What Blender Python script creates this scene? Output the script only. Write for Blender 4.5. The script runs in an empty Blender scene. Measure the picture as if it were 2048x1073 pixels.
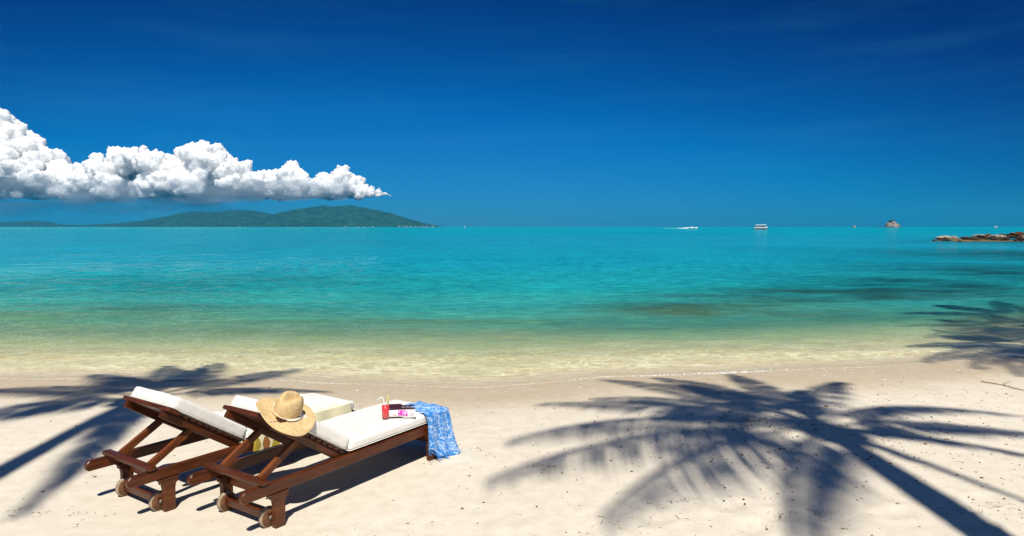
import bpy, bmesh, math, random
import numpy as np
from mathutils import Vector, Matrix, noise as mnoise

# ------------------------------------------------------------------ camera, sky, sun, exposure
scene = bpy.context.scene
C = scene.collection
cam_data = bpy.data.cameras.new('camera')
cam = bpy.data.objects.new('camera', cam_data)
C.objects.link(cam)
CAM_Z = 2.05
cam.location = (0, 0, CAM_Z)
cam.rotation_euler = (math.radians(90 - 3.474), 0, 0)
cam_data.sensor_width = 36
cam_data.lens = 36 * 1359 / 2048
cam_data.clip_start = 0.05
cam_data.clip_end = 60000
scene.camera = cam

SUN_EL, SUN_AZ = math.radians(56), math.radians(9)      # azimuth: how far to the right of straight behind the camera
SUN_DIR = Vector((math.cos(SUN_EL) * math.sin(SUN_AZ), -math.cos(SUN_EL) * math.cos(SUN_AZ), math.sin(SUN_EL)))
sun_data = bpy.data.lights.new('sun', 'SUN')
sun_data.energy = 4.6
sun_data.angle = math.radians(0.55)
sun_data.color = (1.0, 0.95, 0.85)
sun = bpy.data.objects.new('sun', sun_data)
C.objects.link(sun)
sun.location = SUN_DIR * 60
sun.rotation_euler = SUN_DIR.to_track_quat('Z', 'Y').to_euler()

world = bpy.data.worlds.new('World')
scene.world = world
world.use_nodes = True
wn, wl = world.node_tree.nodes, world.node_tree.links
wn.clear()
w_out = wn.new('ShaderNodeOutputWorld')
w_bg = wn.new('ShaderNodeBackground')
w_bg.inputs['Strength'].default_value = 0.085
wl.new(w_bg.outputs[0], w_out.inputs[0])
sky = wn.new('ShaderNodeTexSky')
sky.sky_type = 'NISHITA'
sky.sun_disc = False
sky.sun_elevation = SUN_EL
sky.sun_rotation = math.pi - SUN_AZ
sky.altitude = 0
sky.air_density = 1.0
sky.dust_density = 0.3
sky.ozone_density = 3.0


def wmath(op, a, b=None, clamp=False):
    n = wn.new('ShaderNodeMath')
    n.operation = op
    n.use_clamp = clamp
    for i, v in enumerate((a, b)):
        if v is None:
            continue
        if isinstance(v, (int, float)):
            n.inputs[i].default_value = v
        else:
            wl.new(v, n.inputs[i])
    return n.outputs[0]


# a polarising filter: blue sky light darkens and saturates with the degree of polarisation (strongest 90 degrees from the sun)
tc = wn.new('ShaderNodeTexCoord')
dotn = wn.new('ShaderNodeVectorMath')
dotn.operation = 'DOT_PRODUCT'
wl.new(tc.outputs['Generated'], dotn.inputs[0])
dotn.inputs[1].default_value = SUN_DIR
c2 = wmath('MULTIPLY', dotn.outputs['Value'], dotn.outputs['Value'])
pol = wmath('DIVIDE', wmath('SUBTRACT', 1.0, c2), wmath('ADD', 1.0, c2), True)
tint = wn.new('ShaderNodeValToRGB')
tint.color_ramp.elements[0].position = 0.0
tint.color_ramp.elements[0].color = (0.40, 0.40, 0.40, 1)
tint.color_ramp.elements[1].position = 0.56
tint.color_ramp.elements[1].color = (0.030, 0.305, 0.70, 1)
for p_, c_ in ((0.70, (0.0, 0.275, 0.655, 1)), (0.92, (0.0, 0.075, 0.31, 1))):
    e = tint.color_ramp.elements.new(p_)
    e.color = c_
wl.new(pol, tint.inputs[0])
mul = wn.new('ShaderNodeMix')
mul.data_type = 'RGBA'
mul.blend_type = 'MULTIPLY'
mul.inputs[0].default_value = 1
wl.new(sky.outputs[0], mul.inputs[6])
wl.new(tint.outputs[0], mul.inputs[7])
# faint streaks of high cirrus
cmap = wn.new('ShaderNodeMapping')
cmap.inputs['Rotation'].default_value = (0.0, math.radians(14), 0.0)
cmap.inputs['Scale'].default_value = (1.6, 3.0, 16.0)
wl.new(tc.outputs['Generated'], cmap.inputs['Vector'])
cno = wn.new('ShaderNodeTexNoise')
cno.inputs['Scale'].default_value = 1.7
cno.inputs['Detail'].default_value = 5
cno.inputs['Roughness'].default_value = 0.55
wl.new(cmap.outputs[0], cno.inputs['Vector'])
cfac = wmath('MULTIPLY', wmath('SUBTRACT', cno.outputs['Fac'], 0.50, True), 0.20)
cir = wn.new('ShaderNodeMix')
cir.data_type = 'RGBA'
wl.new(cfac, cir.inputs[0])
wl.new(mul.outputs[2], cir.inputs[6])
cir.inputs[7].default_value = (0.9, 3.8, 5.6, 1)
wl.new(cir.outputs[2], w_bg.inputs['Color'])

vs = scene.view_settings
vs.view_transform = 'Standard'
vs.look = 'None'
vs.gamma = 1
vs.use_curve_mapping = False
vs.exposure = 0.35
cy = scene.cycles
cy.use_denoising = True
cy.denoising_prefilter = 'NONE'
cy.denoising_quality = 'HIGH'
cy.use_adaptive_sampling = False
cy.max_bounces = 10
cy.diffuse_bounces = 3
cy.glossy_bounces = 3
cy.transmission_bounces = 6
cy.volume_bounces = 1
cy.transparent_max_bounces = 16
cy.sample_clamp_indirect = 3
cy.sample_clamp_direct = 5
cy.caustics_reflective = False
cy.caustics_refractive = False

# ------------------------------------------------------------------ helpers
rng = np.random.default_rng(7)
random.seed(7)


def hash2(ix, iy, seed):
    h = (ix.astype(np.int64) * 374761393 + iy.astype(np.int64) * 668265263 + seed * 1442695041) & 0xFFFFFFFF
    h = ((h ^ (h >> 13)) * 1274126177) & 0xFFFFFFFF
    return ((h ^ (h >> 16)) & 0xFFFF) / 65535.0


def vnoise(x, y, seed=0):
    """smooth value noise in -1..1 on arrays"""
    x = np.asarray(x, float)
    y = np.asarray(y, float)
    ix, iy = np.floor(x), np.floor(y)
    fx, fy = x - ix, y - iy
    fx, fy = fx * fx * (3 - 2 * fx), fy * fy * (3 - 2 * fy)
    a, b = hash2(ix, iy, seed), hash2(ix + 1, iy, seed)
    c, d = hash2(ix, iy + 1, seed), hash2(ix + 1, iy + 1, seed)
    return 2 * (a + (b - a) * fx + (c - a) * fy + (a - b - c + d) * fx * fy) - 1


def fbm(x, y, octaves=4, seed=0, gain=0.5):
    s, a, n = 0, 1.0, 0
    for k in range(octaves):
        s = s + a * vnoise(np.asarray(x) * 2 ** k, np.asarray(y) * 2 ** k, seed + k * 17)
        n += a
        a *= gain
    return s / n


def smooth(a, b, t):
    t = np.clip((t - a) / (b - a), 0, 1)
    return t * t * (3 - 2 * t)


def new_obj(name, me, mat=None, parent=None, loc=None, rot=None):
    o = bpy.data.objects.new(name, me)
    C.objects.link(o)
    if mat is not None and me is not None and not me.materials:
        me.materials.append(mat)
    if parent is not None:
        o.parent = parent
    if loc is not None:
        o.location = loc
    if rot is not None:
        o.rotation_euler = rot
    return o


def thing(name, label, cat, loc=(0, 0, 0), rotz=0, group=None):
    o = bpy.data.objects.new(name, None)
    C.objects.link(o)
    o.empty_display_size = 0.1
    o.location = loc
    o.rotation_euler = (0, 0, rotz)
    tag(o, label, cat, group)
    return o


def tag(o, label=None, cat=None, group=None, kind=None):
    for k, v in (('label', label), ('category', cat), ('group', group), ('kind', kind)):
        if v:
            o[k] = v
    return o


def mesh(name, verts, faces, smooth_shade=False):
    me = bpy.data.meshes.new(name)
    me.from_pydata([tuple(v) for v in verts], [], [tuple(f) for f in faces])
    me.update()
    if smooth_shade:
        me.polygons.foreach_set('use_smooth', [True] * len(me.polygons))
    return me


def grid_mesh(name, P, smooth_shade=True, close=False):
    """P: (rows, cols, 3) array"""
    r, c = P.shape[:2]
    me = bpy.data.meshes.new(name)
    idx = np.arange(r * c).reshape(r, c)
    if close:
        idx = np.concatenate([idx, idx[:, :1]], 1)
    q = np.stack([idx[:-1, :-1], idx[:-1, 1:], idx[1:, 1:], idx[1:, :-1]], -1).reshape(-1, 4)
    me.vertices.add(r * c)
    me.vertices.foreach_set('co', np.asarray(P, np.float32).reshape(-1))
    me.loops.add(q.size)
    me.loops.foreach_set('vertex_index', q.reshape(-1).astype(np.int32))
    me.polygons.add(len(q))
    me.polygons.foreach_set('loop_start', np.arange(0, q.size, 4, dtype=np.int32))
    me.polygons.foreach_set('use_smooth', np.full(len(q), smooth_shade))
    me.update()
    me.validate()
    return me


def attr(me, name, data):
    a = me.attributes.new(name, 'FLOAT', 'POINT')
    a.data.foreach_set('value', np.asarray(data, np.float32).reshape(-1))


class Nodes:
    """short hand for material node trees"""

    def __init__(self, name):
        self.mat = bpy.data.materials.new(name)
        self.mat.use_nodes = True
        self.n, self.l = self.mat.node_tree.nodes, self.mat.node_tree.links
        self.n.clear()
        self.out = self.n.new('ShaderNodeOutputMaterial')

    def put(self, sock, v):
        if v is None:
            return
        if hasattr(v, 'is_output'):
            self.l.new(v, sock)
        elif isinstance(v, (tuple, list)) and len(v) == 3 and sock.type == 'RGBA':
            sock.default_value = (*v, 1)
        else:
            sock.default_value = v

    def node(self, kind, ins=None, **props):
        n = self.n.new('ShaderNode' + kind)
        for k, v in props.items():
            setattr(n, k, v)
        for k, v in (ins or {}).items():
            self.put(n.inputs[k], v)
        return n

    def math(self, op, a, b=None, clamp=False):
        n = self.node('Math', operation=op, use_clamp=clamp)
        self.put(n.inputs[0], a)
        self.put(n.inputs[1], b)
        return n.outputs[0]

    def coord(self, kind='Object', scale=(1, 1, 1), rot=(0, 0, 0)):
        t = self.node('TexCoord')
        m = self.node('Mapping', {'Vector': t.outputs[kind], 'Scale': scale, 'Rotation': rot})
        return m.outputs[0]

    def noise(self, vec, scale, detail=4, rough=0.55, dist=0.0):
        n = self.node('TexNoise', {'Vector': vec, 'Scale': scale, 'Detail': detail, 'Roughness': rough, 'Distortion': dist})
        return n.outputs['Fac']

    def ramp(self, fac, stops, interp='LINEAR'):
        n = self.node('ValToRGB')
        cr = n.color_ramp
        cr.interpolation = interp
        while len(cr.elements) < len(stops):
            cr.elements.new(0.5)
        for e_, (p_, c_) in zip(cr.elements, stops):
            e_.position = p_
            e_.color = (*c_, 1) if isinstance(c_, (tuple, list)) else (c_, c_, c_, 1)
        self.put(n.inputs[0], fac)
        return n.outputs[0]

    def mix(self, fac, a, b, blend='MIX'):
        n = self.node('Mix', data_type='RGBA', blend_type=blend)
        self.put(n.inputs[0], fac)
        self.put(n.inputs[6], a)
        self.put(n.inputs[7], b)
        return n.outputs[2]

    def attr(self, name):
        return self.node('Attribute', attribute_name=name).outputs['Fac']

    def bump(self, height, strength=0.5, dist=0.01, normal=None):
        n = self.node('Bump', {'Height': height, 'Strength': strength, 'Distance': dist})
        if normal is not None:
            self.put(n.inputs['Normal'], normal)
        return n.outputs[0]

    def principled(self, color, rough=0.6, normal=None, spec=0.5, **kw):
        b = self.node('BsdfPrincipled', {'Base Color': color, 'Roughness': rough, 'Specular IOR Level': spec})
        if normal is not None:
            self.put(b.inputs['Normal'], normal)
        for k, v in kw.items():
            self.put(b.inputs[k.replace('_', ' ')], v)
        return b.outputs[0]

    def done(self, shader):
        self.l.new(shader, self.out.inputs['Surface'])
        return self.mat


def mat_plain(name, color, rough=0.6, var=0.12, scale=20, spec=0.4, bump=0.0, coord='Object', **kw):
    m = Nodes(name)
    v = m.coord(coord)
    f = m.noise(v, scale, 4)
    dark = tuple(c * (1 - var) for c in color)
    lite = tuple(min(1, c * (1 + var)) for c in color)
    col = m.ramp(f, [(0.3, dark), (0.7, lite)])
    nor = m.bump(m.noise(v, scale * 4, 3), bump, 0.004) if bump else None
    return m.done(m.principled(col, rough, nor, spec, **kw))


# ------------------------------------------------------------------ the beach and the sea bed
SHORE = np.array([(-60, 9.3), (-20, 9.2), (-6.83, 9.0), (-3.46, 8.95), (-1.6, 8.7), (-0.47, 8.5), (0.4, 8.75), (1.19, 9.1), (3.2, 9.48), (5.3, 9.83), (8.06, 10.6), (14, 12.5), (40, 22), (80, 60)])


def shore_y(x):
    return np.interp(x, SHORE[:, 0], SHORE[:, 1]) + 0.07 * vnoise(np.asarray(x) * 0.9, np.zeros_like(np.asarray(x, float)) + 3.3, 5) + 0.03 * vnoise(np.asarray(x) * 3.1, np.zeros_like(np.asarray(x, float)) + 9.3, 6)


def land_z(x, y):
    d = shore_y(x) - y
    t = np.clip(d / 3.0, 0, 1)
    up = 0.2 * (1 - (1 - t) ** 2)
    dd = np.maximum(-d, 0)
    down = -(0.062 * np.minimum(dd, 30) + 0.02 * np.clip(dd - 30, 0, 150))
    z = np.where(d > 0, up, down)
    z = z + np.where(d > 0, t, 0.35 * np.clip(dd, 0, 1)) * (0.007 * fbm(x * 0.4, y * 0.4, 2, 11) + 0.0022 * fbm(x * 3.0, y * 3.0, 3, 21))
    return z


def scuffs():
    """shallow hollows and footprints in the dry sand"""
    out = []
    r = np.random.default_rng(12)
    for k in range(22):
        out.append((r.uniform(-4, 5), r.uniform(3.4, 6.3), r.uniform(0.05, 0.13), r.uniform(0.003, 0.008), r.uniform(0, 3.14)))
    for px, py in ((1.72, 4.25), (1.45, 4.42), (2.05, 4.35), (1.5, 4.1), (2.5, 4.3), (0.9, 4.2), (2.9, 4.15), (3.2, 4.5)):
        out.append((px, py, 0.09, 0.012, 0.4))
    return out


def axis(lo, hi, step, ends, ratio):
    core = np.arange(lo, hi + step * 0.5, step)
    left, right = [], []
    s, v = step, lo
    while v > ends[0]:
        s *= ratio
        v -= s
        left.append(v)
    s, v = step, hi
    while v < ends[1]:
        s *= ratio
        v += s
        right.append(v)
    return np.concatenate([left[::-1], core, right])


gx = axis(-7.5, 9, 0.035, (-500, 500), 1.18)
gy = axis(3.3, 11.5, 0.03, (-120, 260), 1.15)
X, Y = np.meshgrid(gx, gy)
Z = land_z(X, Y)
dry = smooth(1.3, 2.6, shore_y(X) - Y + 0.5 * fbm(X * 0.8, Y * 0.8, 3, 31))
for (px, py, r_, dep, ang) in scuffs():
    ca, sa = math.cos(ang), math.sin(ang)
    u, v = (X - px) * ca + (Y - py) * sa, -(X - px) * sa + (Y - py) * ca
    q = np.sqrt((u / (r_ * 1.5)) ** 2 + (v / r_) ** 2) + 0.25 * vnoise(X * 14, Y * 14, 77)
    Z = Z - dry * dep * np.exp(-q ** 2 * 1.4) + dry * dep * 0.45 * np.exp(-((q - 1.35) ** 2) * 9)
Z = Z + dry * (0.0016 * fbm(X * 9, Y * 9, 3, 41) + 0.0016 * np.abs(vnoise(X * 26, Y * 26, 51)))
under = np.clip(Y - shore_y(X), 0, 1)
Z = Z + under * 0.013 * np.sin((Y + 0.22 * fbm(X * 1.3, Y * 1.1, 3, 61)) * 2 * math.pi / 0.24 + 2.5 * fbm(X * 0.5, Y * 0.5, 2, 71)) * smooth(40, 10, Y)
beach_me = grid_mesh('beach', np.stack([X, Y, Z], -1))
attr(beach_me, 'shore', shore_y(X) - Y)

m = Nodes('sand')
vec = m.coord('Object')
sd = m.attr('shore')
edge = m.math('ADD', sd, m.math('MULTIPLY', m.math('SUBTRACT', m.noise(vec, 0.7, 4), 0.5), 1.6))
wet = m.ramp(m.math('DIVIDE', edge, 4.0), [(0.22, 1.0), (0.62, 0.0)], 'EASE')
fine = m.noise(vec, 320, 2, 0.7)
mid = m.noise(vec, 9, 6, 0.65)
big = m.noise(vec, 0.55, 4, 0.6)
dryc = m.mix(m.ramp(mid, [(0.25, 0.0), (0.6, 1.0)]), (0.58, 0.51, 0.405), (0.70, 0.64, 0.535))
dryc = m.mix(m.ramp(big, [(0.35, 0.0), (0.7, 0.55)]), dryc, (0.60, 0.53, 0.42))
wetc = m.mix(m.ramp(mid, [(0.3, 0.0), (0.7, 1.0)]), (0.47, 0.385, 0.26), (0.56, 0.47, 0.335))
wetc = m.mix(m.ramp(m.noise(vec, 1.6, 3), [(0.5, 0.0), (0.75, 0.6)]), wetc, (0.50, 0.37, 0.225))
col = m.mix(wet, dryc, wetc)
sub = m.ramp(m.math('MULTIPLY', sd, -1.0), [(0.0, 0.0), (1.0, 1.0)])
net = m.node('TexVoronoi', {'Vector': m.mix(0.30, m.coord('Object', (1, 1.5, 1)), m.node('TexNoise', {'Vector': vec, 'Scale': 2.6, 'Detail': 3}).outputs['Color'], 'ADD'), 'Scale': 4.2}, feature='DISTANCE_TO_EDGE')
caustic_net = m.ramp(net.outputs['Distance'], [(0.0, 1.0), (0.05, 0.75), (0.16, 0.0)])  # net of caustic light painted into the sea-bed colour
caustic_net = m.math('MULTIPLY', caustic_net, m.ramp(m.noise(vec, 1.1, 3), [(0.38, 0.0), (0.62, 0.75)]))
col = m.mix(sub, col, m.mix(m.math('MULTIPLY', caustic_net, sub), m.mix(m.ramp(m.noise(m.coord('Object', (1, 1.7, 1)), 3.2, 4, 0.6, 1.2), [(0.35, 0.0), (0.65, 1.0)]), (0.47, 0.41, 0.27), (0.64, 0.585, 0.42)), (0.86, 0.82, 0.66)))
col = m.mix(m.ramp(fine, [(0.2, 0.55), (0.42, 0.0)]), col, (0.26, 0.18, 0.11))
col = m.mix(m.ramp(m.noise(vec, 210, 1, 0.5), [(0.66, 0.0), (0.78, 0.7)]), col, (0.72, 0.66, 0.58))
hgt = m.math('ADD', m.math('MULTIPLY', fine, 0.35), m.math('MULTIPLY', m.noise(vec, 60, 4, 0.7), 1.0))
rough = m.math('SUBTRACT', 0.95, m.math('MULTIPLY', wet, 0.38))
nor = m.bump(hgt, m.math('SUBTRACT', 0.65, m.math('MULTIPLY', wet, 0.45)), 0.006)
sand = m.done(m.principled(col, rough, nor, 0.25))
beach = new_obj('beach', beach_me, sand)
tag(beach, kind='structure')

# ------------------------------------------------------------------ the sea
wx = axis(-13, 14, 0.07, (-14000, 14000), 1.12)
wy = axis(7.9, 30, 0.05, (7.0, 11900), 1.035)
X, Y = np.meshgrid(wx, wy)
off = Y - shore_y(X)
amp = smooth(-0.2, 4.0, off) * smooth(75, 30, Y)
swell = 0.026 * np.sin(Y * 2.9 + 1.7 * fbm(X * 0.28, Y * 0.35, 3, 81) * 2.2) * (0.5 + 0.5 * vnoise(X * 0.22, Y * 0.3, 83))
chop = 0.030 * fbm(X * 1.5 + 0.2 * Y, Y * 3.4, 4, 91) + 0.006 * fbm(X * 4.5, Y * 9, 2, 95)
near = smooth(-0.5, 1.2, off)
Zw = amp * (swell + chop) + 0.004 * near * fbm(X * 5, Y * 8, 2, 97) * smooth(40, 20, Y)
lip = np.exp(-((off - 0.10 - 0.05 * vnoise(X * 2.2, X * 0 + 1.5, 99)) / 0.05) ** 2) * 0.014 + np.exp(-((off - 0.9 - 0.25 * vnoise(X * 0.6, X * 0 + 4.5, 98)) / 0.10) ** 2) * 0.010
Zw = Zw + lip * smooth(14, 10, Y)
water_me = grid_mesh('sea', np.stack([X, Y, Zw], -1))
depth = np.maximum(-land_z(X, Y), 0)
attr(water_me, 'depth', depth)
# sea grass and deeper water; the right-hand patches paint shade into the water colour
patch = np.zeros_like(X)
for (px, py, sx, sy, w) in ((7.2, 19.5, 3.2, 1.6, 0.9), (4.8, 16.9, 3.0, 1.5, 1.0), (11.5, 21, 5.0, 2.4, 1.0), (-2.5, 14.7, 5.0, 0.5, 0.42), (-10.5, 16.6, 6.5, 2.2, 0.5), (-13, 24, 9, 6, 0.36), (2.0, 15.3, 0.7, 0.16, 0.6), (6.6, 15.6, 0.6, 0.14, 0.5), (15, 24, 4, 5, 0.8), (-9, 17, 5, 0.7, 0.3), (88, 106, 16, 16, 0.8), (23, 30, 6.5, 9, 0.85), (38, 48, 11, 13, 0.85), (74, 92, 18, 12, 0.85), (5.0, 16.2, 1.6, 0.3, 0.5)):
    q = ((X - px) / sx) ** 2 + ((Y - py) / sy) ** 2
    patch = np.maximum(patch, w * np.exp(-q * 0.9))
patch = patch * np.clip(1.05 + 0.9 * fbm(X * 0.55, Y * 1.3, 4, 101), 0, 1.35)
attr(water_me, 'weed_shade', np.clip(patch, 0, 1))

m = Nodes('sea_water')
vec = m.coord('Object')
dep = m.attr('depth')
weed_shade = m.attr('weed_shade')
geo = m.node('NewGeometry')
sep = m.node('SeparateXYZ', {'Vector': geo.outputs['Position']})
# distance off the beach on a log scale
ly = m.math('DIVIDE', m.math('LOGARITHM', m.math('MAXIMUM', sep.outputs['Y'], 1.0), 10.0), 4.0)   # 10 m -> .25, 100 m -> .5, 1 km -> .75
patchy = m.math('MULTIPLY', m.math('SUBTRACT', m.noise(m.coord('Object', (0.05, 0.11, 0.1)), 1.0, 5, 0.6), 0.5), 0.045)
lyp = m.math('ADD', ly, patchy)
body = m.ramp(lyp, [(0.255, (0.70, 0.66, 0.37)), (0.268, (0.50, 0.60, 0.31)), (0.280, (0.24, 0.47, 0.27)), (0.292, (0.075, 0.34, 0.245)), (0.309, (0.035, 0.31, 0.275)), (0.336, (0.013, 0.30, 0.31)),
                    (0.406, (0.006, 0.262, 0.362)), (0.507, (0.008, 0.245, 0.365)), (0.62, (0.002, 0.26, 0.35)), (0.75, (0.0005, 0.29, 0.365))])
body = m.mix(m.math('MULTIPLY', weed_shade, 0.92), body, m.ramp(lyp, [(0.29, (0.13, 0.17, 0.03)), (0.31, (0.030, 0.085, 0.045)), (0.34, (0.006, 0.06, 0.06))]))
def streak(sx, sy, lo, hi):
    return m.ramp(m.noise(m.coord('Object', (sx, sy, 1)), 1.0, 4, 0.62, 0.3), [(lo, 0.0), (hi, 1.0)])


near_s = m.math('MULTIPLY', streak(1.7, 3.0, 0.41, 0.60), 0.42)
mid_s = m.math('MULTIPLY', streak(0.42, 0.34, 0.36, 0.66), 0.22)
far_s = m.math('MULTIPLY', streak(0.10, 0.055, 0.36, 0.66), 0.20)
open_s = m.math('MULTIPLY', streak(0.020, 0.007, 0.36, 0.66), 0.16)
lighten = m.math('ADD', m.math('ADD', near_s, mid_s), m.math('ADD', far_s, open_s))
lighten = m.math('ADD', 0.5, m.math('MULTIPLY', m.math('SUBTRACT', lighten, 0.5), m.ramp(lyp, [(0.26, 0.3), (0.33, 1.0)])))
body = m.mix(lighten, m.mix(1.0, body, (0.52, 0.62, 0.68), 'MULTIPLY'), m.mix(1.0, body, (1.6, 1.38, 1.32), 'MULTIPLY'))  # light and dark of the ripples painted into the water colour
tintc = m.ramp(m.math('MULTIPLY', dep, 1.0), [(0.0, (1.0, 1.0, 1.0)), (0.06, (0.985, 0.99, 0.92)), (0.16, (0.95, 0.985, 0.87)), (0.30, (0.72, 0.95, 0.82)), (0.6, (0.40, 0.85, 0.75))])
murk = m.ramp(dep, [(0.0, 0.0), (0.10, 0.08), (0.26, 0.42), (0.42, 0.92), (0.6, 1.0)])
murk = m.math('MAXIMUM', murk, m.math('MULTIPLY', weed_shade, 0.92))
wv = m.coord('Object', (1.0, 2.3, 1))
w1 = m.noise(wv, 2.2, 6, 0.66, 0.5)
w2 = m.noise(wv, 0.35, 4, 0.6, 0.4)
w3 = m.noise(m.coord('Object', (1.0, 1.5, 1)), 13, 3, 0.6)
hh = m.math('ADD', m.math('ADD', m.math('MULTIPLY', w1, 0.10), m.math('MULTIPLY', w2, 0.30)), m.math('MULTIPLY', w3, 0.02))
calm = m.ramp(dep, [(0.0, 0.10), (0.25, 0.55), (0.7, 1.0)])
nor = m.bump(hh, m.math('MULTIPLY', calm, 1.0), 0.85)
clear = m.node('BsdfTransparent', {'Color': tintc}).outputs[0]
cloudy = m.node('BsdfDiffuse', {'Color': body, 'Roughness': 0.0, 'Normal': nor}).outputs[0]
inner = m.node('MixShader', {0: murk, 1: clear, 2: cloudy}).outputs[0]
gloss = m.node('BsdfGlossy', {'Color': (1, 1, 1), 'Roughness': 0.05, 'Normal': nor}).outputs[0]
fres = m.node('Fresnel', {'IOR': 1.33, 'Normal': nor}).outputs[0]
fres = m.math('MULTIPLY', fres, 0.45)
water = m.done(m.node('MixShader', {0: fres, 1: inner, 2: gloss}).outputs[0])
sea = new_obj('sea', water_me, water)
tag(sea, kind='structure')

# ------------------------------------------------------------------ air over the sea
F_PX, HORIZON, PITCH = 1359.0, 454.0, math.radians(3.474)


def at(px, py, dist):
    """the point of the place that lies `dist` metres ahead and is seen at (px, py) of the 2048 px photograph"""
    dy = math.cos(PITCH) - (py - 536.5) / F_PX * -math.sin(PITCH) * -1
    fwd = np.array([0, math.cos(PITCH), -math.sin(PITCH)])
    up = np.array([0, math.sin(PITCH), math.cos(PITCH)])
    d = fwd + np.array([1, 0, 0]) * (px - 1024) / F_PX - up * (py - 536.5) / F_PX
    return np.array([0, 0, CAM_Z]) + d * dist / d[1]


def on_sea(px, py, z=0.0):
    fwd = np.array([0, math.cos(PITCH), -math.sin(PITCH)])
    up = np.array([0, math.sin(PITCH), math.cos(PITCH)])
    d = fwd + np.array([1, 0, 0]) * (px - 1024) / F_PX - up * (py - 536.5) / F_PX
    return np.array([0, 0, CAM_Z]) + d * (z - CAM_Z) / d[2]


hz = [(x, y, z) for z in (-9, 330) for y in (-200, 12000) for x in (-14500, 14500)]
haze = new_obj('haze', mesh('haze', hz, [(0, 2, 3, 1), (4, 5, 7, 6), (0, 1, 5, 4), (2, 6, 7, 3), (0, 4, 6, 2), (1, 3, 7, 5)]))
tag(haze, kind='stuff')
m = Nodes('sea_haze')
pv = m.node('VolumePrincipled', {'Color': (0.05, 0.38, 0.66), 'Density': 0.000048, 'Anisotropy': 0.0})
m.l.new(pv.outputs[0], m.out.inputs['Volume'])
haze.data.materials.append(m.mat)

# ------------------------------------------------------------------ hills of the island across the water
ISLE_D = 8000.0


def ridge(name, line, dist, half_depth, rough, color, seed):
    """a real ridge: skyline heights along px, falling to the sea in front and behind"""
    px = np.linspace(line[0][0], line[-1][0], 260)
    top = np.interp(px, [p[0] for p in line], [p[1] for p in line])
    xs = (px - 1024) / F_PX * dist
    hs = np.maximum((HORIZON - top) / F_PX * dist + CAM_Z, 0)
    ts = np.linspace(-1, 1, 61)
    Xg, T = np.meshgrid(xs, ts)
    H = np.meshgrid(hs, ts)[0]
    Yg = dist + T * half_depth * (0.25 + 0.75 * np.sqrt(H / hs.max()))
    prof = np.clip(1 - np.abs(T) ** 1.35, 0, 1)
    n = fbm(Xg * 0.0028, Yg * 0.0028, 5, seed, 0.55)
    n2 = fbm(Xg * 0.014, Yg * 0.014, 3, seed + 5)
    Zg = H * prof * (1 + 1.8 * rough * n * (1 - prof ** 3)) + 9 * n2 * prof * np.sqrt(H / hs.max()) - 2.5
    me = grid_mesh(name, np.stack([Xg, Yg, Zg], -1))
    m = Nodes(name)
    v = m.coord('Object')
    c = m.mix(m.ramp(m.noise(v, 0.012, 6, 0.65), [(0.35, 0.0), (0.65, 1.0)]), tuple(k * 0.45 for k in color), tuple(k * 1.5 for k in color))
    c = m.mix(m.ramp(m.noise(v, 0.05, 3, 0.6), [(0.62, 0.0), (0.75, 0.5)]), c, (color[0] * 2.2, color[1] * 1.5, color[2] * 1.2))
    nor = m.bump(m.noise(v, 0.03, 5, 0.7), 0.8, 22)
    o = new_obj(name, me, m.done(m.principled(c, 0.95, nor, 0.1)))
    tag(o, kind='structure')
    return o


green = (0.014, 0.056, 0.030)
ridge('hills', [(505, 454), (530, 436), (560, 426), (600, 418), (640, 414), (660, 415), (695, 410.5), (730, 415.5), (780, 426), (830, 441), (860, 449), (885, 453.6)], 7600, 620, 0.30, green, 201)
ridge('hills', [(150, 453.5), (240, 447), (290, 441), (340, 432), (372, 424.5), (400, 423), (430, 424.5), (470, 420.5), (510, 421.5), (545, 428), (590, 438), (640, 450), (660, 454)], 8400, 620, 0.30, green, 231)
ridge('hills', [(-260, 453), (-120, 447), (-20, 446), (30, 444), (62, 441.5), (95, 444), (125, 449.5), (170, 450.5), (215, 447.5), (260, 449), (320, 453)], 9400, 420, 0.25, green, 251)
ridge('hills', [(545, 454), (590, 420), (620, 415), (648, 411), (665, 413), (700, 418), (760, 430), (800, 454)], 10300, 500, 0.25, green, 271)

# pale houses along the island shore
wall_white = mat_plain('house_wall', (0.36, 0.32, 0.27), 0.8, 0.1, 0.3)
roof_red = mat_plain('house_roof', (0.32, 0.14, 0.09), 0.8, 0.1, 0.3)


def house_mesh(w, d, h):
    v = [(-w, -d, -2), (w, -d, -2), (w, d, -2), (-w, d, -2), (-w, -d, h), (w, -d, h), (w, d, h), (-w, d, h)]
    return mesh('wall', v, [(0, 1, 5, 4), (1, 2, 6, 5), (2, 3, 7, 6), (3, 0, 4, 7)])


def roof_mesh(w, d, h, r):
    v = [(-w * 1.1, -d * 1.15, h), (w * 1.1, -d * 1.15, h), (w * 1.1, d * 1.15, h), (-w * 1.1, d * 1.15, h), (-w * 0.7, 0, h + r), (w * 0.7, 0, h + r)]
    return mesh('roof', v, [(0, 1, 5, 4), (1, 2, 5), (2, 3, 4, 5), (3, 0, 4), (3, 2, 1, 0)])


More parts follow.
